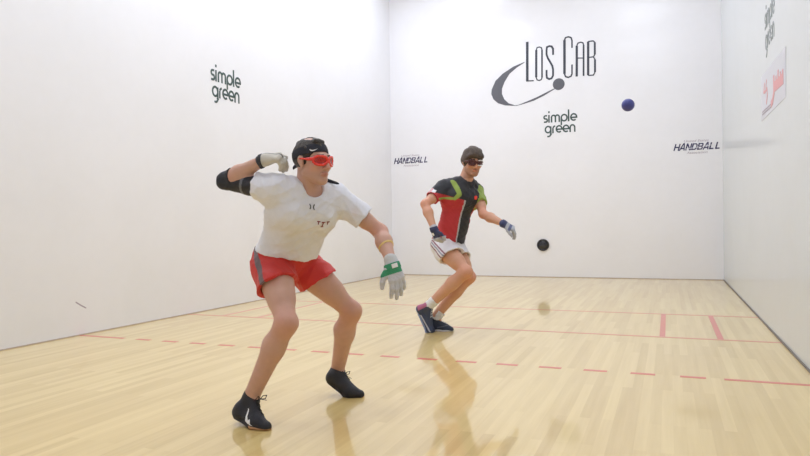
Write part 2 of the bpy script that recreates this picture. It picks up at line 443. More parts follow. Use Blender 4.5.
def handball(x0, z0, label):
    t = empty('handball_logo', (x0, 0, z0))
    H = 0.118; Wt = 0.755; sh = 0.28
    lw = 0.021
    cw = Wt / 8.1
    G = {'H': [[(0, 0), (0, 1)], [(.72, 0), (.72, 1)], [(0, .5), (.72, .5)]],
         'A': [[(-.08, 0), (.34, 1), (.44, 1), (.72, 0)], [(.1, .3), (.62, .3)]],
         'N': [[(0, 0), (0, 1)], [(0, 1), (.7, 0)], [(.72, 0), (.72, 1)]],
         'D': [[(0, 0), (0, 1)], [(0, .9), (.5, .9), (.7, .72), (.7, .28), (.5, .1), (0, .1)]],
         'B': [[(0, 0), (0, 1)], [(0, .9), (.6, .9), (.68, .72), (.55, .52), (0, .52)], [(.55, .52), (.7, .32), (.6, .1), (0, .1)]],
         'L': [[(0, 1), (0, 0)], [(-.12, .1), (.62, .1)]]}
    SS = []
    for i, ch in enumerate('HANDBALL'):
        for pl in G[ch]:
            SS.append((lw if len(pl) == 2 else lw * .85, [(0.01 + (i + a) * cw + sh * b * H, b * H) for a, b in pl]))
    TT = lambda u, v, h: (u, -h, v)
    V, F = strokes_mesh(SS, TT, 0); link('lettering', V, F, M['logo_navy'], t)
    V, F = poly_mesh([[(0.20, 0.020), (0.64, 0.074), (0.64, 0.082), (0.20, 0.030)]], TT, 0.002, 0.001)
    link('slash', V, F, M['white_paint'], t)
    V, F = text_mesh('United States', 0.17, 0.56, H + 0.022, H + 0.062, TT); link('small_text', V, F, M['greyprint'], t)
    V, F = text_mesh('Association', 0.21, 0.54, -0.062, -0.022, TT); link('small_text', V, F, M['greyprint'], t)
    tag(t, label, 'logo', 'handball logos on the front wall')
handball(0.06, 2.25, 'small navy HANDBALL logo near the left corner of front wall')
handball(5.325, 2.228, 'small navy HANDBALL logo near the right corner of front wall')

# pale panel on the right wall
def prism_faces(poly, T, h0, h1):
    n = len(poly)
    V = [T(a, b, h0) for a, b in poly] + [T(a, b, h1) for a, b in poly]
    return V, [tuple(range(n, 2 * n))] + [(j, (j + 1) % n, n + (j + 1) % n, n + j) for j in range(n)]
pt = empty('sponsor_sign', (Wd, -5.65, 1.97))
TP = lambda u, v, h: (-h - 0.001, u + 5.65, v - 1.97)
V, F = prism_faces([(-4.95, 1.985), (-4.98, 2.42), (-6.42, 2.365), (-6.40, 1.975)], TP, 0, 0.0015); link('sheet', V, F, M['poster'], pt)
V, F = strokes_mesh([(0.028, [(-5.22, 2.315), (-5.16, 2.24), (-5.24, 2.225), (-5.38, 2.235), (-5.40, 2.17), (-5.33, 2.10)]),
                     (0.02, [(-5.36, 2.32), (-5.30, 2.25)])], TP, 0.0018); link('monogram', V, F, M['pink'], pt)
V, F = strokes_mesh([(0.06, [(-5.80, 2.27), (-5.80, 2.12), (-5.72, 2.06), (-5.62, 2.045)]), (0.06, [(-5.80, 2.15), (-6.27, 2.13), (-6.27, 2.22)]),
                     (0.05, [(-5.92, 2.15), (-5.92, 2.24)]), (0.05, [(-6.04, 2.14), (-6.04, 2.265)]), (0.05, [(-6.16, 2.14), (-6.16, 2.225)]),
                     (0.05, [(-5.80, 2.185), (-6.27, 2.165)])], TP, 0.0018); link('lettering', V, F, M['pink'], pt)
V, F = text_mesh('SPORT', 5.04, 5.58, 2.03, 2.065, lambda a, b, h: TP(-a, b, 0.006), 0); 
bpy_ok = strokes_mesh([(0.012, [(-5.04, 2.065), (-5.6, 2.05)]), (0.012, [(-5.04, 2.04), (-5.6, 2.025)])], TP, 0.0018); link('small_text', bpy_ok[0], bpy_ok[1], M['greyprint'], pt)
tag(pt, 'pale rectangular panel with faded red lettering on right wall', 'sign')

V, F = strokes_mesh([(0.012, [(-7.69, 0.324), (-7.63, 0.285), (-7.572, 0.253)])], T_left, 0, 0.001); link('scuff_mark', V, F, M['greyprint'], wl)

# camera port in the front wall
def disc_solid(cx, cz, r0_, r1, y0, y1, n=48):
    V, F = [], []
    prof = [(r0_, y0), (r0_, y1), (r1, y1), (r1, y0)] if r0_ > 0 else None
    if prof:
        for j in range(n):
            a = 2 * math.pi * j / n
            for rr, yy in prof: V.append((cx + rr * math.cos(a), yy, cz + rr * math.sin(a)))
        for j in range(n):
            for k in range(4):
                F.append((4 * j + k, 4 * j + (k + 1) % 4, 4 * ((j + 1) % n) + (k + 1) % 4, 4 * ((j + 1) % n) + k))
    return V, F
cp = empty('camera_port', (3.060, 0, 0.60))
V, F = disc_solid(0, 0, 0.086, 0.112, 0.0, -0.022); link('rim', V, F, M['black_rubber'], cp, True)
V, F = [], []
n = 40
for i in range(7):
    rr = 0.087 * math.cos(math.radians(i * 13)); yy = -0.006 - 0.02 * math.sin(math.radians(i * 13))
    for j in range(n): V.append((rr * math.cos(2 * math.pi * j / n), yy, rr * math.sin(2 * math.pi * j / n)))
for i in range(6):
    for j in range(n): F.append((i * n + j, i * n + (j + 1) % n, (i + 1) * n + (j + 1) % n, (i + 1) * n + j))
F.append(tuple(range(6 * n, 7 * n)))
link('glass', V, F, M['black_gloss'], cp, True)
tag(cp, 'round black camera port set low in the front wall', 'camera port')

# the ball in flight
bm = bmesh.new(); bmesh.ops.create_icosphere(bm, subdivisions=4, radius=0.029)
me = bpy.data.meshes.new('handball'); bm.to_mesh(me); bm.free(); me.materials.append(M['ball'])
me.polygons.foreach_set('use_smooth', [True] * len(me.polygons))
ball = bpy.data.objects.new('handball', me); ball.location = (5.064, -9.099, 1.553); COL.objects.link(ball)
tag(ball, 'small blue rubber handball in mid air before the front wall', 'ball')

# ================================================================== sculpting: implicit surfaces -> meshes
def nv(v):
    v = np.asarray(v, float); return v / np.linalg.norm(v)
A_ = lambda *v: np.array(v, float)

class Field:
    def __init__(s, lo, hi, h, dense=()):
        """rectilinear grid; dense = list of (lo, hi, h) boxes where every axis is refined"""
        s.ax = []
        for k in range(3):
            x = lo[k]; out = []
            while x < hi[k]:
                out.append(x)
                st = h
                for (a, b, hh) in dense:
                    if a[k] - 0.01 <= x <= b[k]: st = min(st, hh)
                x += st
            out.append(x)
            s.ax.append(np.array(out, np.float32))
        s.F = np.full([len(a) for a in s.ax], 1.0, np.float32)
    def _sub(s, lo, hi):
        sl = []; 
        for k in range(3):
            i0 = int(np.searchsorted(s.ax[k], lo[k])); i1 = int(np.searchsorted(s.ax[k], hi[k]))
            if i1 <= i0: return None, None
            sl.append(slice(i0, i1))
        X = s.ax[0][sl[0]][:, None, None]; Y = s.ax[1][sl[1]][None, :, None]; Z = s.ax[2][sl[2]][None, None, :]
        return tuple(sl), (X, Y, Z)
    def op(s, prim, k, mode='add'):
        lo, hi = prim_bounds(prim)
        m = k + 0.03
        sl, P = s._sub(lo - m, hi + m)
        if sl is None: return
        d = prim_dist(prim, P)
        f = s.F[sl]
        if mode == 'add':
            if k > 0:
                h = np.maximum(k - np.abs(f - d), 0) / k
                s.F[sl] = np.minimum(f, d) - h * h * k * 0.25
            else: s.F[sl] = np.minimum(f, d)
        else:
            d = -d
            if k > 0:
                h = np.maximum(k - np.abs(f - d), 0) / k
                s.F[sl] = np.maximum(f, d) + h * h * k * 0.25
            else: s.F[sl] = np.maximum(f, d)
    def add(s, prims, k=0.02):
        for p in prims:
            if p[0] == 'k': k = p[1]
            else: s.op(p, k)
        return s
    def cut(s, prims, k=0.004):
        for p in prims: s.op(p, k, 'sub')
        return s
    def clip(s, point, normal, k=0.003, within=None):
        """remove everything on the side the normal points to (optionally only within radius of the point)"""
        n = nv(normal); pt = np.asarray(point, float)
        X = s.ax[0][:, None, None]; Y = s.ax[1][None, :, None]; Z = s.ax[2][None, None, :]
        d = ((X - pt[0]) * n[0] + (Y - pt[1]) * n[1] + (Z - pt[2]) * n[2]).astype(np.float32)
        if within is not None:
            r = np.sqrt((X - pt[0]) ** 2 + (Y - pt[1]) ** 2 + (Z - pt[2]) ** 2)
            d = np.where(r < within, d, -1.0).astype(np.float32)
        s.F = np.maximum(s.F, d)
        return s
    def warp(s, fn):
        X = s.ax[0][:, None, None]; Y = s.ax[1][None, :, None]; Z = s.ax[2][None, None, :]
        near = np.abs(s.F) < 0.05
        idx = np.nonzero(near)
        P = np.stack([s.ax[0][idx[0]], s.ax[1][idx[1]], s.ax[2][idx[2]]], 1)
        s.F[idx] += fn(P).astype(np.float32)
        return s
    def mesh(s):
        F = s.F
        F[0] = np.maximum(F[0], .01); F[-1] = np.maximum(F[-1], .01); F[:, 0] = np.maximum(F[:, 0], .01); F[:, -1] = np.maximum(F[:, -1], .01)
        F[:, :, 0] = np.maximum(F[:, :, 0], .01); F[:, :, -1] = np.maximum(F[:, :, -1], .01)
        neg = F < 0
        nx, ny, nz = F.shape
        cell = lambda i, j, k: (i * ny + j) * nz + k
        ids, pts, quads = [], [], []
        for a in range(3):
            lo = [slice(None)] * 3; hi = [slice(None)] * 3
            lo[a] = slice(0, -1); hi[a] = slice(1, None)
            n0 = neg[tuple(lo)]; n1 = neg[tuple(hi)]
            I = np.nonzero(n0 != n1)
            I = [q.astype(np.int64) for q in I]
            J = list(I); J[a] = I[a] + 1
            f0 = F[tuple(I)]; f1 = F[tuple(J)]
            t = f0 / (f0 - f1)
            P = np.stack([s.ax[q][I[q]] for q in range(3)], 1).astype(np.float64)
            P[:, a] += t * (s.ax[a][J[a]] - s.ax[a][I[a]])
            b, c = (a + 1) % 3, (a + 2) % 3
            cs = []
            for db, dc in ((0, 0), (-1, 0), (-1, -1), (0, -1)):
                Q = list(I); Q[b] = I[b] + db; Q[c] = I[c] + dc
                cid = cell(*Q); cs.append(cid); ids.append(cid); pts.append(P)
            q = np.stack(cs, 1)
            fl_ = n0[tuple(I)]
            q[~fl_] = q[~fl_][:, ::-1]
            quads.append(q)
        ids = np.concatenate(ids); pts = np.concatenate(pts); quads = np.concatenate(quads)
        u, inv = np.unique(ids, return_inverse=True)
        cnt = np.bincount(inv)
        V = np.stack([np.bincount(inv, weights=pts[:, k]) / cnt for k in range(3)], 1)
        Q = np.searchsorted(u, quads)
        return V, Q

def prim_bounds(p):
    if p[0] == 'rc':
        _, a, b, ra, rb, fl_ = p
        r = max(ra, rb) * (max(1.0, 1.0) if fl_ is None else max(1.0, fl_[1]))
        return np.minimum(a, b) - r, np.maximum(a, b) + r
    if p[0] == 'el':
        r = max(p[3]); return p[1] - r, p[1] + r
    if p[0] == 'bx':
        r = float(np.linalg.norm(p[3])); return p[1] - r, p[1] + r

def prim_dist(p, P):
    X, Y, Z = P
    if p[0] == 'rc':
        _, a, b, ra, rb, fl_ = p
        px, py, pz = X - a[0], Y - a[1], Z - a[2]
        ba = b - a
        sc_ = 1.0
        if fl_ is not None:
            n, t = fl_
            dn = (px * n[0] + py * n[1] + pz * n[2]) * (1 / t - 1)
            px = px + dn * n[0]; py = py + dn * n[1]; pz = pz + dn * n[2]
            ba = ba + n * (ba @ n) * (1 / t - 1)
            sc_ = min(1.0, t) ** 0.7
        L = float(ba @ ba)
        if L < 1e-10:
            return ((np.sqrt(px * px + py * py + pz * pz) - max(ra, rb)) * sc_).astype(np.float32)
        h = np.clip((px * ba[0] + py * ba[1] + pz * ba[2]) / L, 0, 1)
        qx, qy, qz = px - h * ba[0], py - h * ba[1], pz - h * ba[2]
        return ((np.sqrt(qx * qx + qy * qy + qz * qz) - (ra + (rb - ra) * h)) * sc_).astype(np.float32)
    if p[0] == 'el':
        _, c, fr, r = p
        px, py, pz = X - c[0], Y - c[1], Z - c[2]
        k0 = 0; k1 = 0
        for e, rr in zip(fr, r):
            d = px * e[0] + py * e[1] + pz * e[2]
            k0 = k0 + (d / rr) ** 2; k1 = k1 + (d / rr ** 2) ** 2
        k0 = np.sqrt(k0); k1 = np.sqrt(k1) + 1e-6
        return (k0 * (k0 - 1) / k1).astype(np.float32)
    if p[0] == 'bx':
        _, c, fr, hs, rr = p
        px, py, pz = X - c[0], Y - c[1], Z - c[2]
        q = []
        for e, hh in zip(fr, hs):
            q.append(np.abs(px * e[0] + py * e[1] + pz * e[2]) - hh + rr)
        out = np.sqrt(sum(np.maximum(v, 0) ** 2 for v in q)) + np.minimum(np.maximum(np.maximum(q[0], q[1]), q[2]), 0) - rr
        return out.astype(np.float32)

def rc(a, b, ra, rb=None, n=None, t=None):
    return ('rc', np.asarray(a, float), np.asarray(b, float), ra, ra if rb is None else rb, None if n is None else (nv(n), t))
def el(c, fr, r): return ('el', np.asarray(c, float), fr, r)
def bx(c, fr, hs, rr=0.003): return ('bx', np.asarray(c, float), fr, hs, rr)
def grow(prims, d):
    out = []
    for p in prims:
        if p[0] == 'rc': out.append(('rc', p[1], p[2], p[3] + d, p[4] + d, p[5]))
        elif p[0] == 'el': out.append(('el', p[1], p[2], tuple(r + d for r in p[3])))
        else: out.append(p)
    return out
def prims_box(prims, m=0.03):
    lo = np.array([1e9] * 3); hi = -lo
    for p in prims:
        if p[0] == 'k': continue
        a, b = prim_bounds(p); lo = np.minimum(lo, a); hi = np.maximum(hi, b)
    return lo - m, hi + m

def noise_fn(seed, freq, amp, stretch=None, octaves=3):
    rng = np.random.RandomState(seed)
    waves = []
    for o in range(octaves):
        for q in range(5):
            d = rng.normal(size=3)
            if stretch is not None:
                ax, k = stretch
                d = d - ax * (d @ ax) * k
            d = d / np.linalg.norm(d) * freq * (1.7 ** o) * rng.uniform(.7, 1.3)
            waves.append((d, rng.uniform(0, 6.28), amp / (1.7 ** o) / 2.2))
    def fn(P):
        v = 0
        for d, ph, am in waves: v = v + am * np.sin(P @ d + ph)
        return v
    return fn

def folds(seed, dirs, freq, amp, mask_freq=14):
    """sharp-crested cloth folds: each entry of dirs is the direction across the creases"""
    rng = np.random.RandomState(seed); W_ = []
    for d in dirs:
        d = nv(d)
        for q in range(2):
            dd = nv(d + rng.normal(size=3) * .15); mk = rng.normal(size=3); mk = nv(mk) * mask_freq
            bd = nv(rng.normal(size=3)) * 9
            W_.append((dd * freq * rng.uniform(.75, 1.3), rng.uniform(0, 6), mk, rng.uniform(0, 6), bd))
    def fn(P):
        v = 0
        for d, ph, mk, mp, bd in W_:
            m_ = np.clip(np.sin(P @ mk + mp) * 1.3, 0, 1)
            v = v - m_ * amp * (1 - np.abs(np.sin((P @ d + ph + 1.3 * np.sin(P @ bd)) * .5))) ** 1.6
        return v + amp * .3
    return fn

def build(name, field, m, parent, colorfn=None):
    V, Q = field.mesh()
    colors = None
    if colorfn is not None: colors = colorfn(V)
    o = link(name, V.tolist(), Q.tolist(), m, None, True, colors)
    if parent is not None: o.parent = parent
    return o

def tree_of(o):
    me = o.data
    return BVHTree.FromPolygons([v.co for v in me.vertices], [tuple(p.vertices) for p in me.polygons])

def decal(name, strokes, origin, U, Vv, out_dir, target, m, parent, polys=None, lift=0.0015, thick=0.0012):
    """paint strokes (in metres, local u/v) onto target's surface: cast along -out_dir"""
    bv = tree_of(target)
    o_, U, Vv, D = Vector(origin), Vector(U), Vector(Vv), Vector(nv(out_dir))
    def T(a, b, h):
        p = o_ + U * a + Vv * b + D * 0.25
        hit, nrm, idx, dist = bv.ray_cast(p, -D)
        if hit is None: hit = p - D * 0.25
        return tuple(hit + D * (lift + h))
    if polys is not None:
        V, F, idx = [], [], {}
        c = 0.0016
        def inside(x, y, poly):
            r_ = False
            for i in range(len(poly)):
                (x1, y1), (x2, y2) = poly[i], poly[i - 1]
                if (y1 > y) != (y2 > y) and x < (x2 - x1) * (y - y1) / (y2 - y1) + x1: r_ = not r_
            return r_
        for poly in polys:
            i0, i1 = int(min(q[0] for q in poly) / c) - 1, int(max(q[0] for q in poly) / c) + 1
            j0, j1 = int(min(q[1] for q in poly) / c) - 1, int(max(q[1] for q in poly) / c) + 1
            for i in range(i0, i1 + 1):
                for j in range(j0, j1 + 1):
                    if inside((i + .5) * c, (j + .5) * c, poly):
                        q = []
                        for a in ((i, j), (i + 1, j), (i + 1, j + 1), (i, j + 1)):
                            if a not in idx: idx[a] = len(V); V.append(T(a[0] * c, a[1] * c, 0))
                            q.append(idx[a])
                        F.append(tuple(q))
    else:
        dense = []
        for w, pl in strokes:
            q = []
            for i in range(len(pl) - 1):
                a, b = Vector(pl[i]), Vector(pl[i + 1]); n_ = max(1, int((b - a).length / 0.006))
                q += [tuple(a.lerp(b, j / n_)) for j in range(n_)]
            q.append(pl[-1]); dense.append((w, q))
        V, F = strokes_mesh(dense, T, 0, thick)
    return link(name, V, F, m, parent)

# ------------------------------------------------------------------ anatomy
def hand_prims(wr, D, back, thumb, size, curls, spread, thick=1.0, tcurl=0.5):
    """D: direction to knuckles, back: outward from back of hand, thumb: side of the thumb"""
    D = nv(D); back = nv(np.asarray(back) - D * (np.asarray(back) @ D)); th = np.cross(D, back)
    if th @ np.asarray(thumb) < 0: th = -th
    s = size; out = [('k', 0.012 * s)]
    kn = []
    for i, off in enumerate((0.030, 0.011, -0.009, -0.028)):
        kx = wr + D * (0.088 - 0.004 * abs(i - 1)) * s + th * off * s
        kn.append(kx)
        out.append(rc(wr + D * 0.018 * s + th * off * 0.55 * s, kx, 0.0155 * s * thick, 0.0125 * s * thick, back, 0.9))
    out.append(rc(wr - D * 0.01 * s, wr + D * 0.03 * s, 0.026 * s * thick, 0.027 * s * thick, back, 0.75))
    out.append(rc(wr + D * .03 * s + th * .02 * s - back * .006 * s, wr + D * .06 * s + th * .024 * s - back * .008 * s, .017 * s * thick, .014 * s * thick))
    lens = ((.040, .025, .020), (.045, .029, .021), (.041, .027, .021), (.032, .021, .018))
    out.append(('k', 0.006 * s))
    for i in range(4):
        p = kn[i]; ang = 0
        d0 = nv(D + th * spread * (1.5 - i) / 1.5)
        r = (0.0098 if i < 3 else 0.0085) * s * thick
        for j in range(3):
            ang += curls[i][j]
            d = d0 * math.cos(ang) - back * math.sin(ang)
            q = p + d * lens[i][j] * s
            out.append(rc(p, q, r, r * 0.9)); p = q; r *= 0.92
    p = wr + D * 0.025 * s + th * 0.026 * s
    for j, (l, a) in enumerate(((.042, 0.75), (.032, 0.75 - tcurl * .5), (.026, 0.75 - tcurl))):
        d = nv(D * math.cos(a) + th * math.sin(a) - back * 0.35)
        q = p + d * l * s
        out.append(rc(p, q, (.0145 - .002 * j) * s * thick, (.0125 - .002 * j) * s * thick)); p = q
    return out

def head_frame(face, up):
    F = nv(face); U = nv(np.asarray(up) - F * (np.asarray(up) @ F)); R = np.cross(F, U)
    return R, F, U

def head_prims(c, fr, s):
    R, F, U = fr
    L = lambda x, y, z: c + (R * x + F * y + U * z) * s
    E = lambda x, y, z, a, b, d: el(L(x, y, z), (R, F, U), (a * s, b * s, d * s))
    C = lambda p, q, ra, rb=None: rc(L(*p), L(*q), ra * s, (rb or ra) * s)
    out = [('k', 0.025 * s), E(0, -.022, .032, .076, .094, .086), E(0, .030, -.030, .060, .060, .082),
           C((.046, .0, -.060), (.016, .060, -.098), .021, .020), C((-.046, .0, -.060), (-.016, .060, -.098), .021, .020),
           ('k', 0.015 * s), E(0, .068, -.100, .022, .020, .018),
           C((-.030, .078, .022), (.030, .078, .022), .013),
           E(.042, .058, -.028, .022, .022, .018), E(-.042, .058, -.028, .022, .022, .018)]
    cuts = [E(.031, .104, -.001, .017, .017, .010), E(-.031, .104, -.001, .017, .017, .010)]
    out2 = [('k', 0.006 * s), E(.031, .076, -.002, .0125, .0125, .0115), E(-.031, .076, -.002, .0125, .0125, .0115),
            ('k', 0.010 * s), C((0, .088, .008), (0, .108, -.034), .0085, .012), E(.012, .098, -.040, .009, .010, .008), E(-.012, .098, -.040, .009, .010, .008),
            ('k', 0.006 * s), C((-.020, .084, -.066), (0, .092, -.064), .005, .0065), C((.020, .084, -.066), (0, .092, -.064), .005, .0065),
            C((-.017, .082, -.073), (0, .087, -.075), .005, .0068), C((.017, .082, -.073), (0, .087, -.075), .005, .0068),
            ('k', 0.008 * s)]
    for sg in (1, -1):
        out2 += [E(sg * .078, -.010, .002, .010, .019, .024), E(sg * .075, -.004, -.022, .008, .012, .014)]
    cuts2 = [E(sg * .088, -.004, -.002, .006, .009, .013) for sg in (1, -1)] + [rc(L(-.018, .096, -.0695), L(.018, .096, -.0695), .0016 * s)]
    return out, cuts, out2, cuts2

def body_groups(J, s, b):
    """b: bulk. returns dict of primitive groups"""
    J = {k: np.array(v) for k, v in J.items()}
    pm = (J['hipR'] + J['hipL']) / 2
    spine = nv(J['neck'] - pm)
    Rp = nv(J['hipR'] - J['hipL']); Rs = nv(J['shR'] - J['shL'])
    Fp = nv(np.cross(spine, Rp)); Fs = nv(np.cross(spine, Rs))
    Fm = nv(Fp + Fs); Rm = nv(Rp + Rs)
    Lsp = np.linalg.norm(J['neck'] - pm)
    G = {}
    waist = pm + spine * Lsp * .36 + Fm * .004
    chest = pm + spine * Lsp * .72 + Fs * .0
    G['torso'] = [('k', 0.05 * s),
        rc(pm + Rp * .055 * s + spine * .03, pm - Rp * .055 * s + spine * .03, .098 * s * b, None, Fp, .95),
        rc(pm + Rp * .05 * s - Fp * .045 * s, pm + Rp * .05 * s - Fp * .045 * s, .085 * s * b),
        rc(pm - Rp * .05 * s - Fp * .045 * s, pm - Rp * .05 * s - Fp * .045 * s, .085 * s * b),
        rc(pm + spine * .07, waist, .135 * s * b, .130 * s * b, Fm, .74),
        rc(waist, chest, .130 * s * b, .152 * s * b, nv(Fm + Fs), .74),
        rc(chest + Rs * .085 * s, chest - Rs * .085 * s, .098 * s * b, None),
        rc(chest + Rs * .07 * s + Fs * .055 * s + spine * .03, chest - Rs * .07 * s + Fs * .055 * s + spine * .03, .062 * s * b),
        rc(J['shR'] - Rs * .03, J['shL'] + Rs * .03, .058 * s * b, None),
        rc(J['neck'] - spine * .03 + Rs * .04, J['shR'] + spine * .0, .045 * s, .045 * s), rc(J['neck'] - spine * .03 - Rs * .04, J['shL'], .045 * s, .045 * s)]
    for sd in 'RL':
        sh, e, w = J['sh' + sd], J['el' + sd], J['wr' + sd]
        ua = nv(e - sh); fa = nv(w - e)
        bend = nv((sh + w) / 2 - e + 1e-4)
        G['upper' + sd] = [('k', 0.03 * s), rc(sh, sh + ua * .05, .058 * s * b, .052 * s * b), rc(sh, e, .050 * s * b, .038 * s * b),
                           rc(sh + (e - sh) * .4 + bend * .008, sh + (e - sh) * .7 + bend * .012, .040 * s * b, .037 * s * b)]
        G['fore' + sd] = [('k', 0.025 * s), rc(e, e + (w - e) * .35, .039 * s * b, .043 * s * b), rc(e + (w - e) * .35, w, .043 * s * b, .0265 * s * b)]
        h, k_, a = J['hip' + sd], J['knee' + sd], J['ank' + sd]
        kf = nv(k_ - (h + a) / 2)
        t1 = h + (k_ - h) * .3
        G['thigh' + sd] = [('k', 0.04 * s), rc(h, k_, .090 * s * b, .052 * s * b), rc(h + (k_ - h) * .25 + kf * .012, h + (k_ - h) * .6 + kf * .014, .088 * s * b, .065 * s * b),
                           rc(k_ + kf * .004, k_ + (a - k_) * .05 + kf * .006, .046 * s * b, .043 * s * b)]
        calf = k_ + (a - k_) * .30 - kf * .022 * s
        G['shin' + sd] = [('k', 0.03 * s), rc(k_, k_ + (a - k_) * .4, .045 * s * b, .045 * s * b), rc(k_ + (a - k_) * .08 - kf * .014, calf, .046 * s * b, .057 * s * b),
                          rc(calf, a, .054 * s * b, .034 * s * b), rc(k_ + (a - k_) * .4, a, .043 * s * b, .033 * s * b)]
    G['info'] = dict(J=J, pm=pm, spine=spine, Rp=Rp, Rs=Rs, Fp=Fp, Fs=Fs, Lsp=Lsp, waist=waist, chest=chest)
    return G

def foot_frame(ft):
    heel, ball_, toe = [np.array(v, float) for v in ft]
    D = nv(ball_ - heel)
    return heel, ball_, toe, D

def shoe(parent, ft, ank, knee, s, name, colors, solecol, width=1.0, lace=None, sock=None):
    """ft: heel, ball, toe points under the sole"""
    heel, ball_, toe, D = foot_frame(ft)
    ank = np.array(ank, float); knee = np.array(knee, float)
    shin = nv(knee - ank)
    side = nv(np.cross(D, shin)); U = nv(np.cross(side, D))
    if U @ (ank - heel) < 0: U = -U
    Dt = nv(toe - ball_); Ut = nv(np.cross(side, Dt)); Ut = Ut if Ut @ U > 0 else -Ut
    w = s * width
    hc = heel + U * .036 * s + D * .032 * s
    bc = ball_ + U * .026 * s - D * .005
    tc = toe + Ut * .016 * s - Dt * .016
    up = [('k', 0.03 * s), rc(hc, bc, .034 * w, .036 * w), rc(bc, tc, .035 * w, .022 * w), rc(hc + U * .0, ank - shin * .01, .035 * w, .037 * w),
          rc(ank - shin * .02, ball_ + U * .036 * s, .036 * w, .022 * w), rc(ball_ + U * .024 * s + side * .010, toe + Ut * .014 * s + side * .004 - Dt * .01, .028 * w, .019 * w),
          rc(hc + D * .0 + U * .02, hc - D * .002, .030 * w, .033 * w)]
    lo, hi = prims_box(up)
    f = Field(lo, hi, 0.0034 * s)
    f.add(up, 0.02)
    # flat sole: below the heel-ball plane and the ball-toe plane
    f.clip(heel + U * .006, -U); f.clip(ball_ + Ut * .006, -Ut)
    op = ank + shin * .022 * s
    f.clip(op, nv(shin - D * .12))
    inner = [rc(ank - shin * .03, ank + shin * .12, .036 * w, .040 * w)]
    f.cut(inner)
    o = build(name, f, M['shoe'], parent, lambda V: colors(V, heel, ball_, toe, D, U, side, Dt, Ut))
    sp = [('k', .02), rc(heel + D * .032 * s + U * .008, ball_ + U * .008, .036 * w, .041 * w, U, .45), rc(ball_ + Ut * .008, toe - Dt * .014 + Ut * .008, .040 * w, .028 * w, Ut, .45)]
    lo, hi = prims_box(sp)
    f = Field(lo, hi, 0.0032 * s); f.add(sp, .02)
    f.clip(heel, -U); f.clip(ball_, -Ut)
    build('sole', f, M['shoe'], o, lambda V: solecol(V, heel, ball_, toe, D, U, side, Dt, Ut))
    if lace is not None:
        bv = tree_of(o)
        pr = [('k', .002)]
        for i in range(4):
            c = ank + D * (.034 + .020 * i) * s + U * (.02 - .012 * i) * s
            for sg in (1, -1):
                pts = []
                for q in range(5):
                    a = sg * (-.016 + .032 * q / 4)
                    o_ = Vector(c + side * a + D * (.010 * q / 4) * s) + Vector(U) * .08
                    h_, _, _, _ = bv.ray_cast(o_, -Vector(U))
                    if h_ is not None: pts.append(np.array(h_) + U * .001)
                for q in range(len(pts) - 1): pr.append(rc(pts[q], pts[q + 1], .0026))
        c = ank + D * .060 * s - U * .012 * s
        if lace[1]:
            for sg in (1, -1):
                loop = [c, c + U * .016 + side * sg * .014, c + U * .02 + side * sg * .030 + D * .01, c + U * .004 + side * sg * .024 + D * .012, c]
                for q in range(4): pr.append(rc(loop[q], loop[q + 1], .0022))
            pr.append(rc(c, c + D * .05 + U * .012 + side * .004, .0018))
        f = Field(*prims_box(pr, .006), .0016); f.add(pr, .002)
        build('lace', f, lace[0], o)
    if sock is not None:
        sk = [rc(ank - shin * .02, ank + shin * (sock[0] + .03), .042 * w, .047 * w)]
        f = Field(*prims_box(sk), .0034); f.add(sk, 0)
        f.clip(ank + shin * sock[0], shin)
        f.warp(noise_fn(5, 160, .0012))
        build('sock', f, M['cloth_white'], parent, lambda V: np.tile([.74, .74, .76], (len(V), 1)))
    return o

def foot_prims(ft, ank, s):
    heel, ball_, toe, D = foot_frame(ft)
    U = A_(0, 0, 1)
    return [('k', .02), rc(np.array(ank), heel * .7 + np.array(ank) * .3 + D * .02, .030 * s, .024 * s), rc(np.array(ank) * .8 + ball_ * .2, ball_ + U * .03 - D * .01, .026 * s, .018 * s),
            rc(heel * .7 + np.array(ank) * .3 + D * .02, ball_ + U * .028, .022 * s, .018 * s), rc(ball_ + U * .028, toe * .8 + ball_ * .2 + U * .026, .018 * s, .014 * s)]

def gauss(V, c, r): return np.exp(-((V - np.asarray(c)) ** 2).sum(1) / r ** 2)[:, None]

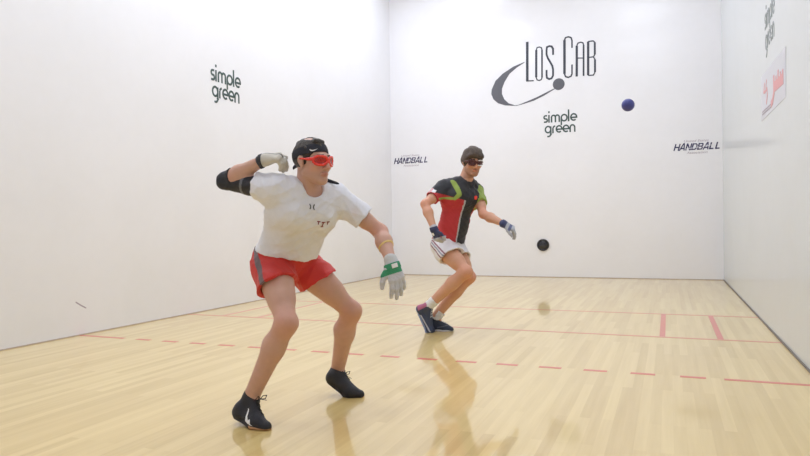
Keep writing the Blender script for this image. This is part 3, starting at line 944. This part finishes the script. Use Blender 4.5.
def skin_color(base, info, hc, fr, hs, beard=0.0, brow=(.06, .035, .025)):
    R, F, U = fr
    base = np.array(base)
    def fn(V):
        C = np.tile(base, (len(V), 1))
        J = info['J']
        red = base * A_(1.06, .80, .76)
        for k in ('elR', 'elL', 'kneeR', 'kneeL'):
            g = gauss(V, J[k], .075) * .7; C = C * (1 - g) + red * g
        Lx = (V - hc) / hs
        x, y, z = Lx @ R, Lx @ F, Lx @ U
        onhead = (np.abs(z) < .16) & (np.sqrt((Lx ** 2).sum(1)) < .2)
        ch = np.exp(-((np.abs(x) - .04) ** 2 + (z + .035) ** 2) / .0007) * (y > .03) * onhead * .5
        C = C * (1 - ch[:, None]) + red * ch[:, None]
        nose = np.exp(-(x ** 2 + (z + .034) ** 2) / .0003) * (y > .09) * onhead * .5
        C = C * (1 - nose[:, None]) + red * nose[:, None]
        lip = (np.abs(x) < .024 - .3 * np.abs(z + .069)) & (np.abs(z + .070) < .010) & (y > .078) & onhead
        C[lip] = base * A_(.86, .66, .66)
        br = (np.abs(np.abs(x) - .032) < .020) & (np.abs(z - .024 + .12 * (np.abs(x) - .032)) < .0055) & (y > .07) & onhead
        C[br] = brow
        ey = (np.sqrt((np.abs(x) - .031) ** 2 + (z + .002) ** 2) < .0115) & (y > .080) & onhead
        ey &= np.abs(z + .002) < .0065
        C[ey] = (.7, .66, .62)
        ir = ey & (np.sqrt((np.abs(x) - .031) ** 2 + (z + .002) ** 2) < .0058)
        C[ir] = (.05, .035, .03)
        if beard:
            bd = np.clip((-.045 - z) / .02, 0, 1) * np.clip((y + .01) / .03, 0, 1) * onhead * (z > -.14) * beard
            bd = bd * (~lip)
            C = C * (1 - bd[:, None]) + base * A_(.62, .60, .62) * bd[:, None]
        return C
    return fn
# ================================================================== people
CR, CF, CU = A_(.927, .374, 0), A_(-.374, .928, 0), A_(0, 0, 1)   # court directions: sideways, towards the front wall, up

def merged(ax_from, parts, k):
    """smooth union of several fields on the same grid"""
    F = parts[0].F
    for p in parts[1:]:
        h = np.maximum(k - np.abs(F - p.F), 0) / k
        F = np.minimum(F, p.F) - h * h * k * .25
    ax_from.F = F
    return ax_from

def same(f):
    g = Field.__new__(Field); g.ax = f.ax; g.F = np.full_like(f.F, 1.0); return g

def ring_between(prims, p0, n0, p1, n1, h, extra=0.0):
    f = Field(*prims_box(prims), h); f.add(prims, .02); f.clip(p0, n0); f.clip(p1, n1); return f

def make_player(P):
    J = {k: np.array(v, float) for k, v in P['J'].items()}
    s, b, hs = P['s'], P['b'], P['hs']
    G = body_groups(J, s, b); I = G['info']
    hc = J['head']; fr = head_frame(P['face'], P['up']); R, F, U = fr
    hL = lambda x, y, z: hc + (R * x + F * y + U * z) * hs
    hE = lambda x, y, z, a, c, d: el(hL(x, y, z), fr, (a * hs, c * hs, d * hs))
    hp, hcuts, hp2, hcuts2 = head_prims(hc, fr, hs)
    neck = [('k', .03), rc(J['neck'] - I['spine'] * .03, hL(0, -.022, -.055), .060 * s * b, .054 * hs), rc(J['neck'] - I['Fs'] * .02, hL(0, -.045, -.03), .05 * s * b, .045 * hs)]
    hands = {}
    for sd in 'RL':
        hd = P['hand' + sd]
        hands[sd] = (lambda thick, sd=sd, hd=hd: hand_prims(J['wr' + sd], nv(hd['D']), nv(hd['back']), (-1 if sd == 'R' else 1) * np.cross(nv(hd['D']), nv(hd['back'])), hd['size'], hd['curls'], hd['spread'], thick, hd.get('tc', .5)))
    # ---- body: one continuous surface
    allp = G['torso'] + neck + hp
    for sd in 'RL':
        allp = allp + G['upper' + sd] + G['fore' + sd] + G['thigh' + sd] + G['shin' + sd] + hands[sd](.8) + foot_prims(P['foot' + sd], J['ank' + sd], s)
    lo, hi = prims_box(allp)
    f = Field(lo, hi, .0052, dense=[(hc - .13, hc + .15, .0030)])
    f.add(G['torso'])
    for sd in 'RL':
        f.add(G['thigh' + sd], .04); f.add(G['shin' + sd], .03); f.add(foot_prims(P['foot' + sd], J['ank' + sd], s), .02)
    arms = same(f)
    for sd in 'RL':
        arms.add(G['upper' + sd], .03); arms.add(G['fore' + sd], .03); arms.add(hands[sd](.8))
    merged(f, [f, arms], .035)
    f.add(neck, .03)
    head = same(f); head.add(hp); head.cut(hcuts, .012 * hs); head.add(hp2); head.cut(hcuts2, .004)
    merged(f, [f, head], .012)
    body = build('person', f, M['skin'], None, skin_color(P['skin'], I, hc, fr, hs, P.get('beard', 0)))
    tag(body, P['label'], 'person')

    # ---- shirt
    tors = grow([p for p in G['torso'] if p[0] != 'k'], P['loose'])
    lo, hi = prims_box(tors + [p for sd in 'RL' for p in G['upper' + sd]], .05)
    f = Field(lo, hi, .0046)
    f.add([('k', .05)] + tors)
    hemc = I['pm'] + I['spine'] * P['hem']
    f.add([rc(hemc - I['spine'] * .03, hemc + I['spine'] * .10, P['hemr'], P['hemr'] - .012, nv(I['Fp'] + I['Fs'] * .5), .82)], .05)
    f.clip(I['pm'] + I['spine'] * P['hem'] , -I['spine'] + I['Fs'] * P['hemfront'])
    f.cut(grow([p for p in G['torso'] if p[0] != 'k'], .004)[:4], .0) if False else None
    slv = same(f)
    for sd in 'RL':
        a0, a1 = J['sh' + sd], J['el' + sd]; L_ = np.linalg.norm(a1 - a0); d = nv(a1 - a0)
        e_ = P['slv' + sd]
        g = same(f); g.add([rc(a0 + d * .02, a0 + d * (e_ * L_ + .03), .060 * s * b + P['loose'] * .6, .050 * s * b + P['loose'] * 1.2)], .03)
        g.clip(a0 + d * e_ * L_, d)
        merged(slv, [slv, g], .001)
    merged(f, [f, slv], .04)
    axf = nv(I['spine'])
    f.warp(noise_fn(P['seed'], 30, P['fold'], octaves=2))
    f.warp(folds(P['seed'] + 3, [I['spine'] + I['Rs'] * .7, I['spine'] - I['Rs'] * .7, I['spine'] * .3 + I['Rs'], I['spine'] + I['Fs'] * .3], 110, P['fold'] * .95))
    for sd in 'RL':
        a0, a1 = J['sh' + sd], J['el' + sd]; d = a1 - a0
        f.cut([rc(a0 + d * P['slv' + sd] * .75, a0 + d * (P['slv' + sd] + .35), .046 * s * b + P['loose'] * .3, .045 * s * b + P['loose'] * 1.0)], .003)
    f.cut([rc(J['neck'] + I['spine'] * .016 + I['Fs'] * .016, J['neck'] + I['spine'] * .12 + I['Fs'] * .04, .056 * s, .070 * s)], .005)
    f.cut([rc(hemc - I['spine'] * .10, hemc + I['spine'] * .0, P['hemr'] - .006, P['hemr'] - .02, nv(I['Fp'] + I['Fs'] * .5), .82)], .003)
    shirt = build('shirt', f, P['shirt_mat'], body, lambda V: P['shirt_col'](V, I))
    # ---- collar
    # ---- shorts
    legs = []
    pel = grow([p for p in G['torso'][1:5] if p[0] != 'k'], P['loose'] * .8)
    lp = pel + [p for sd in 'RL' for p in grow([G['thigh' + sd][1]], .03)]
    f = Field(*prims_box(lp, .05), .0046)
    f.add([('k', .05)] + pel); f.clip(I['pm'] + I['spine'] * P['waist'], I['spine'])
    for sd in 'RL':
        a0, a1 = J['hip' + sd], J['knee' + sd]; L_ = np.linalg.norm(a1 - a0); d = nv(a1 - a0)
        g = same(f); g.add([rc(a0, a0 + d * (P['leg'] + .03), .107 * s * b, (.100 + P['flare']) * s * b)], .03)
        g.clip(a0 + d * P['leg'], nv(d + P['hemtilt'] + CR * P['hemin'] * (1 if sd == 'R' else 0))); 
        sp = same(f); merged(f, [f, g], .02)
    f.warp(noise_fn(P['seed'] + 9, 38, P['fold'] * 1.0, octaves=2))
    f.warp(folds(P['seed'] + 13, [I['Rp'] + I['spine'] * .3, I['Rp'] - I['spine'] * .5, I['Fp'] + I['spine'] * .4], 85, P['fold'] * 1.2))
    for sd in 'RL':
        a0, a1 = J['hip' + sd], J['knee' + sd]; d = nv(a1 - a0)
        f.cut([rc(a0 + d * (P['leg'] - .03), a0 + d * (P['leg'] + .09), (.072 + P['flare'] * .9) * s * b, (.088 + P['flare']) * s * b)], .003)
    shorts = build('shorts', f, M['cloth_red'], body, lambda V: P['shorts_col'](V, I))
    # ---- gloves
    gl = {}
    for sd in 'RL':
        hd = P['hand' + sd]; w = J['wr' + sd]; fa = nv(w - J['el' + sd]); D = nv(hd['D'])
        pr = hands[sd](hd.get('thick', 1.14))
        cuff = [rc(w - fa * .035, w + D * .01, .031 * s, .031 * s)]
        f = Field(*prims_box(pr + cuff), .0027)
        f.add(pr); f.add(cuff, .015); f.clip(w - fa * .028, -fa, within=.09)
        gl[sd] = build('glove', f, M['glove'], body, lambda V, hd=hd, w=w, D=D: hd['col'](V, w, D, nv(hd['back'])))
        st = [p for p in hands[sd](hd.get('thick', 1.14)) if p[0] != 'k'][:6]
        a, c = hd['strap']
        f = Field(*prims_box(st), .0027); f.add([('k', .012)] + grow(st, .0035)); f.add(grow(cuff, .0035), .015)
        f.clip(w + D * a, -D); f.clip(w + D * c, D)
        so = build('wrist_strap', f, M['glove'], gl[sd], lambda V, hd=hd: np.tile(hd['strapcol'], (len(V), 1)))
    return dict(body=body, shirt=shirt, shorts=shorts, gl=gl, J=J, I=I, hc=hc, fr=fr, hs=hs, hL=hL, hE=hE, G=G, hp=hp)

def headwear_band(pl, zc, slope, half, m, tails):
    R, F, U = pl['fr']; hL = pl['hL']; hs = pl['hs']
    pr = grow([p for p in pl['hp'][1:3]], .0085)
    f = Field(*prims_box(pr), .003); f.add(pr, .02)
    n = nv(U - F * slope)
    c = hL(0, 0, zc)
    f.clip(c + n * half, n); f.clip(c - n * half, -n)
    if tails:
        f.add([rc(a, b_, .010, .006, n_, .5) if False else rc(a, b_, .011, .006) for a, b_, n_ in tails], .008)
    return build('headband', f, m, pl['body'])

def goggles(pl, rim_m, lens_m, rim_r=.0042, zt=.021, zb=-.023):
    R, F, U = pl['fr']; hL = pl['hL']; hs = pl['hs']; body = pl['body']
    yy = lambda x: .107 - 8.5 * x * x
    pr = [('k', .002)]
    for sg in (1, -1):
        outl = []
        for a in range(0, 360, 20):
            cx, sx = math.cos(math.radians(a)), math.sin(math.radians(a))
            x = .036 + .031 * np.sign(cx) * abs(cx) ** .8
            z = -.001 + (zt if sx > 0 else -zb) * np.sign(sx) * abs(sx) ** .8
            if x < .02 and z < 0: z *= .8
            outl.append(hL(sg * x, yy(x), z))
        for i in range(len(outl)): pr.append(rc(outl[i], outl[(i + 1) % len(outl)], rim_r * hs))
        pr.append(rc(hL(sg * .066, yy(.066), .004), hL(sg * .079, .035, .004), .0075 * hs, .0055 * hs, U, 1.3))
        pr.append(rc(hL(sg * .079, .035, .004), hL(sg * .083, -.012, .008), .0055 * hs, .004 * hs))
    pr.append(rc(hL(-.010, yy(0), .008), hL(.010, yy(0), .008), .0055 * hs))
    f = Field(*prims_box(pr), .0018); f.add(pr, .002)
    g = build('goggles', f, rim_m, body)
    for sg in (1, -1):
        V, Fc = [], []
        N = 12
        for i in range(N + 1):
            for j in range(N + 1):
                a, c = i / N * 2 - 1, j / N * 2 - 1
                ex = a * math.sqrt(max(0, 1 - c * c / 2)); ez = c * math.sqrt(max(0, 1 - a * a / 2))
                x = .036 + .031 * ex; z = -.001 + (zt if ez > 0 else -zb) * ez
                if x < .02 and z < 0: z *= .8
                V.append(hL(sg * x, yy(x), z))
        for k in range(len(V)): V.append(V[k] - F * .0018)
        n = (N + 1) ** 2
        for i in range(N):
            for j in range(N):
                q = [i * (N + 1) + j, (i + 1) * (N + 1) + j, (i + 1) * (N + 1) + j + 1, i * (N + 1) + j + 1]
                Fc.append(tuple(q if sg < 0 else q[::-1])); Fc.append(tuple(n + t for t in (q[::-1] if sg < 0 else q)))
        link('lens', V, Fc, lens_m, g, True)
    return g

solid = lambda c: (lambda V, *a: np.tile(c, (len(V), 1)))

# ------------------------------------------------------------------ player in white shirt and red shorts
J1 = dict(ankR=(3.225, -9.434, 0.156), kneeR=(3.446, -9.453, 0.532), hipR=(3.210, -9.218, 0.812), hipL=(3.256, -9.045, 0.824), ankL=(3.360, -8.752, 0.152), kneeL=(3.528, -8.890, 0.523), neck=(3.469, -9.253, 1.197), shR=(3.341, -9.380, 1.206), elR=(3.058, -9.411, 1.262), wrR=(3.298, -9.412, 1.361), shL=(3.543, -9.091, 1.174), elL=(3.765, -8.998, 0.981), wrL=(3.891, -9.147, 0.824), head=(3.521, -9.296, 1.354))

def shirt1_col(V, I):
    C = np.tile([.80, .80, .85], (len(V), 1))
    q = V - I['chest']; x, y, z = q @ I['Rs'], q @ I['Fs'], q @ I['spine']
    # damp patch where the fabric clings
    g = np.exp(-(((x - .07) / .05) ** 2 + ((z + .11) / .10) ** 2)) * (y > 0) * .55
    C = C * (1 - g[:, None]) + np.array([.70, .67, .56]) * g[:, None]
    g = np.exp(-(((x + .03) / .05) ** 2 + ((z + .13) / .10) ** 2)) * (y > 0) * .3
    C = C * (1 - g[:, None]) + np.array([.70, .68, .62]) * g[:, None]
    g = gauss(V, I['J']['shL'] * .55 + I['J']['elL'] * .45 - CF * .05, .022) * .35
    C = C * (1 - g) + np.array([.8, .4, .36]) * g
    return C

def shorts1_col(V, I):
    C = np.tile([.62, .028, .022], (len(V), 1))
    J = I['J']
    for sd, sg in (('R', 1), ('L', -1)):
        q = V - J['hip' + sd]
        d = nv(J['knee' + sd] - J['hip' + sd])
        out = nv(sg * I['Rp'] - d * (sg * I['Rp'] @ d)); fr_ = np.cross(out, d)
        ang = np.arctan2(q @ fr_, q @ out) - (.25 if sd == 'R' else 0)
        m_ = (np.abs(ang) < .17) & (q @ out > .02)
        C[m_] = (.16, .11, .12)
    return C

def glove1R(V, w, D, bk):
    C = np.tile([.62, .58, .50], (len(V), 1)); t = (V - w) @ D
    sd = (V - w) @ np.cross(D, bk); hb = (V - w) @ bk
    C[(np.abs(sd + .008) < .004) & (hb > .012)] = (.05, .05, .06); C[t < -.012] = (.05, .05, .06); return C
def glove1L(V, w, D, bk):
    C = np.tile([.58, .58, .63], (len(V), 1)); t = (V - w) @ D
    m_ = (t > .030) & (t < .062); C[m_] = (.045, .30, .16)
    C[t < -.0] = (.6, .6, .6)
    return C

P1 = dict(J=J1, s=1.0, b=1.0, hs=1.02, face=(.961, -.277, -.04), up=(0.02, 0, 1), skin=(.61, .36, .27), beard=.25,
    label='man in white shirt, red shorts and red goggles lunging with his right arm drawn back',
    loose=.017, hem=.072, hemfront=.28, hemr=.166, slvR=.38, slvL=.62, seed=3, fold=.0036, shirt_mat=M['cloth_white'], shirt_col=shirt1_col,
    waist=.125, leg=.172, flare=.014, hemtilt=A_(0, 0, -.5), hemin=.35, shorts_col=shorts1_col,
    footR=((3.129, -9.452, 0.030), (3.281, -9.490, 0), (3.362, -9.505, 0)), footL=((3.303, -8.775, 0.085), (3.458, -8.785, 0), (3.535, -8.780, 0)),
    handR=dict(D=CR * .93 - CF * .12 + CU * .14, back=CU * .85 - CF * .5, size=.92, thick=1.5, curls=[(1.0, .55, .35), (1.05, .55, .35), (1.1, .6, .35), (1.15, .6, .35)], spread=.03, col=glove1R, strap=(-.026, -.006), strapcol=(.03, .03, .035), tc=.9),
    handL=dict(D=CR * .30 - CU * .93 - CF * .1, back=-CF * .85 + CR * .45, size=1.08, thick=1.25, curls=[(.25, .3, .2), (.22, .3, .2), (.25, .3, .2), (.3, .35, .2)], spread=.16, col=glove1L, strap=(.006, .038), strapcol=(.045, .30, .16)))
p1 = make_player(P1)
b1_, J, I = p1['body'], p1['J'], p1['I']
hL, hE = p1['hL'], p1['hE']
R, F, U = p1['fr']

def hair_cap(pl, grow_, cuts, m, amp, freq, k=.02, extra=None, seed=5):
    pr = grow([p for p in pl['hp'][1:2]], grow_)
    if extra: pr = pr + extra
    f = Field(*prims_box(pr, .04), .003); f.add(pr, .02)
    f.cut(cuts, .006)
    f.warp(noise_fn(seed, freq, amp, octaves=2))
    return build('hair', f, m, pl['body'])
hair_cap(p1, .0055, [hE(0, .098, -.035, .12, .085, .098), hE(0, .02, -.115, .12, .2, .085), hE(.03, -.01, .126, .022, .045, .022)], M['hair'], .0018, 110,
         extra=[rc(hL(.03, .045, .098), hL(-.015, .052, .096), .012, .012)])
band = headwear_band(p1, .046, .32, .024, M['band'], [(hL(0, -.118, .01), A_(3.385, -9.238, 1.342), None), (A_(3.385, -9.238, 1.342), A_(3.362, -9.246, 1.322), None),
        (hL(-.03, -.10, -.03), A_(3.531, -9.175, 1.262), None), (A_(3.531, -9.175, 1.262), A_(3.600, -9.150, 1.240), None)])
# white tick mark on the headband
oD = nv(F * .8 + R * .45)
decal('tick_mark', None, hL(.020, 0, .052), nv(np.cross(CU, oD)), (0, 0, 1), oD, band, M['white_mark'], band,
      polys=[[(-.020, .002), (-.016, -.006), (-.008, -.009), (.004, -.005), (.022, .006), (.004, .000), (-.007, -.002), (-.013, .000)]])
goggles(p1, M['goggle_red'], M['lens_red'], .0062)
# elbow sleeve on the raised arm
pu = grow([p for p in p1['G']['upperR'][2:]], .007); pf = grow([p for p in p1['G']['foreR'][1:]], .007)
f = Field(*prims_box(pu + pf), .0035); f.add(pu, .02)
ua, fa = nv(J['elR'] - J['shR']), nv(J['wrR'] - J['elR'])
f.clip(J['shR'] + (J['elR'] - J['shR']) * .30, -ua)
f2 = same(f); f2.add(pf, .02); f2.clip(J['elR'] + fa * .045, nv(fa - CU * .3))
merged(f, [f, f2], .02)
f.warp(noise_fn(8, 90, .0015))
def sleeve_col(V):
    C = np.tile([.022, .023, .03], (len(V), 1)); t = (V - J['shR']) @ ua
    m_ = (t > .165) & (t < .18); C[m_] = (.16, .165, .19); return C
build('elbow_sleeve', f, M['cloth'], b1_, sleeve_col)
D_ = nv(P1['handL']['D']); bk_ = nv(P1['handL']['back'] - D_ * (P1['handL']['back'] @ D_)); sx_ = np.cross(D_, bk_)
gs = [c for c in p1['gl']['L'].children][0]
decal('strap_patch', None, J['wrL'] + D_ * .024 + sx_ * .002, sx_, D_, bk_, gs, M['white_mark'], gs, polys=[[(-.016, -.011), (.018, -.011), (.018, .012), (-.016, .012)]], lift=.0012)
# yellow elastic round the lowered forearm
pr = grow([p for p in p1['G']['foreL'] if p[0] != 'k'], .0035)
fa = nv(J['wrL'] - J['elL'])
tl = nv(fa + CR * .25)
f = ring_between(pr, J['elL'] + fa * .125, -tl, J['elL'] + fa * .137, tl, .0026)
build('elastic_band', f, M['rubber_band'], b1_)
# chest prints
Cn = nv(I['Fs'])
sh = p1['shirt']
o1 = A_(3.4695, -9.337, 1.135)
ux = -I['Rs']
uz = nv(np.cross(Cn, ux)); uz = uz if uz @ I['spine'] > 0 else -uz
decal('chest_mark', [(.0055, [(-.014, .010), (-.009, .004), (-.008, -.004), (-.012, -.010)]), (.0055, [(.014, .010), (.009, .004), (.008, -.004), (.012, -.010)])], J['neck'] - I['spine'] * .020 - ux * .015, ux, uz, Cn, sh, M['dark_mark'], sh)
decal('chest_lettering', [(.005, [(-.036, .006), (-.018, .006)]), (.005, [(-.027, .006), (-.027, -.009)]), (.006, [(-.010, .004), (.012, .004)]), (.006, [(.001, .004), (.001, -.024)]), (.005, [(-.006, -.024), (.008, -.024)]), (.005, [(.020, .006), (.038, .006)]), (.005, [(.029, .006), (.029, -.009)])],
      J['neck'] - I['spine'] * .093 + ux * .062, ux, uz, Cn, sh, M['red_mark'], sh)

# shoes
def shoe1_col(V, heel, ball_, toe, D, U, side, Dt, Ut): return np.tile([.018, .018, .024], (len(V), 1))
def sole1_col(V, heel, ball_, toe, D, U, side, Dt, Ut):
    C = np.tile([.02, .02, .024], (len(V), 1)); C[(V - ball_) @ Dt > -.01] = (.50, .27, .14); return C
sR = shoe(b1_, P1['footR'], J['ankR'], J['kneeR'], 1.0, 'shoe', shoe1_col, sole1_col, lace=(M['lace'], True))
sL = shoe(b1_, P1['footL'], J['ankL'], J['kneeL'], 1.0, 'shoe', shoe1_col, sole1_col, lace=(M['lace'], True))
fh, fb = np.array(P1['footR'][0]), np.array(P1['footR'][1]); Dd = nv(fb - fh); sd_ = nv(np.cross(Dd, CU))
decal('side_mark', None, fb - Dd * .018 + CU * .044, Dd, (0, 0, 1), sd_, sR, M['white_mark'], sR,
      polys=[[(-.030, .040), (-.022, .038), (-.014, .008), (.002, -.004), (.014, .006), (.020, .002), (.026, -.014), (.046, -.020), (.010, -.018), (-.008, -.020), (-.028, -.019), (-.026, -.006)]], lift=.001)
p1['body']['group'] = 'players on the court'

# ------------------------------------------------------------------ player in black and red shirt
J2 = dict(ankR=(3.144, -6.506, 0.260), ankL=(3.160, -6.380, 0.139), kneeL=(3.485, -6.331, 0.515), kneeR=(3.508, -6.507, 0.575), hipR=(3.215, -6.330, 0.797), hipL=(3.262, -6.148, 0.790), neck=(3.430, -6.225, 1.442), shR=(3.243, -6.325, 1.368), elR=(3.140, -6.580, 1.206), wrR=(3.261, -6.682, 0.974), shL=(3.486, -6.055, 1.335), elL=(3.604, -6.257, 1.107), wrL=(3.835, -6.384, 1.010), head=(3.500, -6.240, 1.606))
BLK, RED, GRN, PIP = (.022, .022, .028), (.50, .03, .035), (.28, .38, .07), (.45, .45, .47)
def shirt2_col(V, I):
    C = np.tile(BLK, (len(V), 1)); J = I['J']
    q = V - I['chest']; x, y, z = q @ I['Rs'], q @ I['Fs'], q @ I['spine']
    edge = .035 + .10 * np.clip(-z - .02, 0, .1) * 0 
    m_ = (x > .045 - .06 * np.clip(z + .28, 0, .2)) & (z < -.0); C[m_] = RED
    m_ = (x < -.10) & (z < -.02); C[m_] = RED
    pe = np.abs(x - (.045 - .06 * np.clip(z + .28, 0, .2))) < .008; C[pe & (z < 0) & (y > 0)] = PIP
    for sd, sg in (('R', 1), ('L', -1)):
        sh, e = J['sh' + sd], J['el' + sd]; d = nv(e - sh); t = (V - sh) @ d
        perp = np.linalg.norm((V - sh) - np.outer((V - sh) @ d, d), axis=1)
        arm = (t > -.03) & (perp < .10)
        if sd == 'R':
            pts = [(.125, .13, .024), (.10, .04, .022), (.135, -.01, .013), (.20, -.03, .010), (.27, -.05, .010)]
            for (xa, za, wa), (xb, zb, wb) in zip(pts[:-1], pts[1:]):
                L2 = (xb - xa) ** 2 + (zb - za) ** 2; h_ = np.clip(((x - xa) * (xb - xa) + (z - za) * (zb - za)) / L2, 0, 1)
                dd = np.hypot(x - xa - h_ * (xb - xa), z - za - h_ * (zb - za))
                C[(dd < wa + (wb - wa) * h_) & (y > -.10)] = GRN
        else:
            C[arm & (t > .015) & (x < -.12)] = GRN
            C[(np.abs(x + .125) < .02) & (z > -.06) & (z < .05)] = GRN
    return C
def shorts2_col(V, I):
    C = np.tile([.74, .72, .74], (len(V), 1)); J = I['J']
    q = V - J['hipR']; d = nv(J['kneeR'] - J['hipR']); out = nv(I['Rp'] - d * (I['Rp'] @ d)); fr_ = np.cross(out, d)
    ang = np.arctan2(q @ fr_, q @ out)
    for a, c in ((-.25, (.25, .10, .14)), (0.0, (.30, .30, .38)), (.2, (.25, .10, .14))):
        C[(np.abs(ang - a) < .06) & (q @ out > .02)] = c
    return C
def glove2R(V, w, D, bk):
    C = np.tile([.035, .045, .11], (len(V), 1)); t = (V - w) @ D; C[(t > .092)] = (.45, .44, .46)
    sd = (V - w) @ np.cross(D, bk); C[(np.abs(sd - .026) < .004) | (np.abs(t - .09) < .005)] = (.40, .42, .50); C[t < -.018] = (.5, .5, .55); return C
def glove2L(V, w, D, bk):
    C = np.tile([.42, .43, .48], (len(V), 1)); t = (V - w) @ D; C[t < .02] = (.05, .06, .14)
    C[(t > .05) & (t < .075) & ((V - w) @ bk > 0)] = (.12, .14, .26); return C
fa2 = CR * math.sin(math.radians(16)) - CF * math.cos(math.radians(16))
P2 = dict(J=J2, s=1.07, b=.94, hs=1.10, face=tuple(fa2 + CU * -.16), up=(0.05, 0, 1), skin=(.62, .33, .215), beard=.8,
    label='dark-haired man in black and red shirt, white shorts and goggles running',
    loose=.014, hem=.055, hemfront=.15, hemr=.150, slvR=.66, slvL=.55, seed=21, fold=.0034, shirt_mat=M['cloth'], shirt_col=shirt2_col,
    waist=.09, leg=.16, flare=.026, hemtilt=A_(0, 0, -.45), hemin=0, shorts_col=shorts2_col,
    footR=((3.001, -6.489, 0.225), (3.113, -6.490, 0.0), (3.165, -6.495, 0)), footL=((3.100, -6.395, 0.0), (3.250, -6.373, 0), (3.316, -6.362, 0)),
    handR=dict(D=CR * .25 - CU * .95 - CF * .05, back=-CF * .5 - CR * .8, size=1.12, curls=[(.9, 1.1, .6), (.9, 1.1, .6), (.9, 1.1, .6), (.9, 1.1, .6)], spread=.04, col=glove2R, strap=(-.02, .02), strapcol=(.03, .035, .09), tc=.8),
    handL=dict(D=CR * .80 - CU * .42 - CF * .1, back=CU * .75 - CF * .5 + CR * .4, size=1.08, curls=[(.55, .5, .3), (.75, .6, .3), (.85, .6, .3), (.9, .6, .3)], spread=.10, col=glove2L, strap=(-.026, .004), strapcol=(.04, .05, .13)))
p2 = make_player(P2)
b2_, J, I = p2['body'], p2['J'], p2['I']
hL, hE = p2['hL'], p2['hE']
hair_cap(p2, .016, [hE(0, .112, -.045, .12, .088, .088), hE(0, .03, -.135, .12, .2, .085)], M['hair2'], .004, 60,
         extra=[hE(0, .02, .075, .072, .085, .06), rc(hL(.045, .068, .062), hL(-.045, .072, .060), .026, .026), rc(hL(.072, .015, .02), hL(.078, .012, -.015), .014, .010), rc(hL(-.072, .015, .02), hL(-.078, .012, -.01), .014, .010)], seed=12)
goggles(p2, M['goggle_dark'], M['lens_dark'], .0045)
# pale frame edge on the side turned away
R, F, U = p2['fr']
yy = lambda x: .109 - 8.5 * x * x
pr = [('k', .002)]
for z0 in (.021, -.023):
    pts = [p2['hL'](-x, yy(x), z0 * (1 - ((x - .036) / .06) ** 2)) for x in (.014, .024, .036, .048, .060, .067)]
    for q in range(5): pr.append(rc(pts[q], pts[q + 1], .0048))
pr.append(rc(p2['hL'](-.067, yy(.067), .0), p2['hL'](-.081, .03, .004), .008, .006))
f = Field(*prims_box(pr), .002); f.add(pr, .002)
gg = [c for c in b2_.children if c.name.startswith('goggles')][0]
wf_ = build('frame_edge', f, M['goggle_white'], gg); wf_['label'] = 'white edge of the goggle frame'

def shoe2_col(V, heel, ball_, toe, D, U, side, Dt, Ut):
    C = np.tile([.035, .05, .10], (len(V), 1)); t = (V - heel) @ D; h = (V - heel) @ U
    C[(t < .035) & (h > .03)] = (.42, .12, .22)
    w_ = np.abs(h - (.03 + .1 * (t - .12))) < .006; C[w_ & (t > .08)] = (.5, .5, .55)
    return C
def shoe2b_col(V, heel, ball_, toe, D, U, side, Dt, Ut):
    C = np.tile([.02, .03, .06], (len(V), 1)); t = (V - heel) @ D; h = (V - heel) @ U
    C[(np.abs(h - .045 - .25 * (t - .12)) < .004) & (t > .08)] = (.12, .13, .16)
    return C
def sole2_col(V, heel, ball_, toe, D, U, side, Dt, Ut):
    C = np.tile([.66, .66, .70], (len(V), 1)); return C
def sole2b_col(V, heel, ball_, toe, D, U, side, Dt, Ut):
    C = np.tile([.22, .27, .42], (len(V), 1)); t = (V - heel) @ D; C[(t < .06)] = (.6, .58, .64); return C
s2R = shoe(b2_, P2['footR'], J['ankR'], J['kneeR'], 1.05, 'shoe', shoe2_col, sole2b_col, lace=(M['lace_white'], False), sock=(.075,))
s2L = shoe(b2_, P2['footL'], J['ankL'] - A_(0, 0, .02), J['kneeL'], 1.05, 'shoe', shoe2b_col, sole2_col, lace=(M['lace_white'], False), sock=(.085,))
s2R['label'] = 'navy shoe with pink heel and raised heel'
s2L['label'] = 'dark navy shoe planted flat on the floor'
b2_['group'] = 'players on the court'
D_ = nv(P2['handR']['D']); bk_ = nv(P2['handR']['back'] - D_ * (P2['handR']['back'] @ D_)); sx_ = np.cross(D_, bk_)
decal('glove_badge', None, J['wrR'] + D_ * .045, sx_, D_, bk_, p2['gl']['R'], M['white_paint'], p2['gl']['R'], polys=[[(-.012, -.013), (.012, -.013), (.012, .013), (-.012, .013)]])
so = nv(-CF * .95 + CR * .3); su = nv(np.cross(CU, so)); sh2 = p2['shorts']
decal('shorts_badge', None, J['hipR'] + (J['kneeR'] - J['hipR']) * .22 - CU * .03, su, CU, so, sh2, M['greyprint'], sh2, polys=[[(-.014, .016), (0, .022), (.014, .016), (.012, -.014), (0, -.022), (-.012, -.014)]])
# flag patch on sleeve and chest badge
sh = p2['shirt']
d = nv(J['elR'] - J['shR']); od = nv(-CF * .8 - CR * .6)
ux = nv(np.cross(CU, od)); uz = np.cross(od, ux)
c = J['shR'] + d * .075
decal('sleeve_patch', None, c, ux, uz, od, sh, M['pink'], sh, polys=[[(-.03, .022), (.0, .028), (.0, -.012), (-.03, -.018)]])
decal('sleeve_patch', None, c, ux, uz, od, sh, M['white_paint'], sh, polys=[[(.002, .016), (.032, .004), (.032, -.020), (.002, -.012)]])
ux = -I['Rs']; Cn = nv(I['Fs']); uz = nv(np.cross(Cn, ux)); uz = uz if uz @ I['spine'] > 0 else -uz
decal('chest_badge', None, I['chest'] + ux * .075 + I['spine'] * .035, ux, uz, Cn, sh, M['goggle_red'], sh, polys=[[(-.018, .016), (0, .024), (.018, .016), (.012, -.014), (-.012, -.014)]])
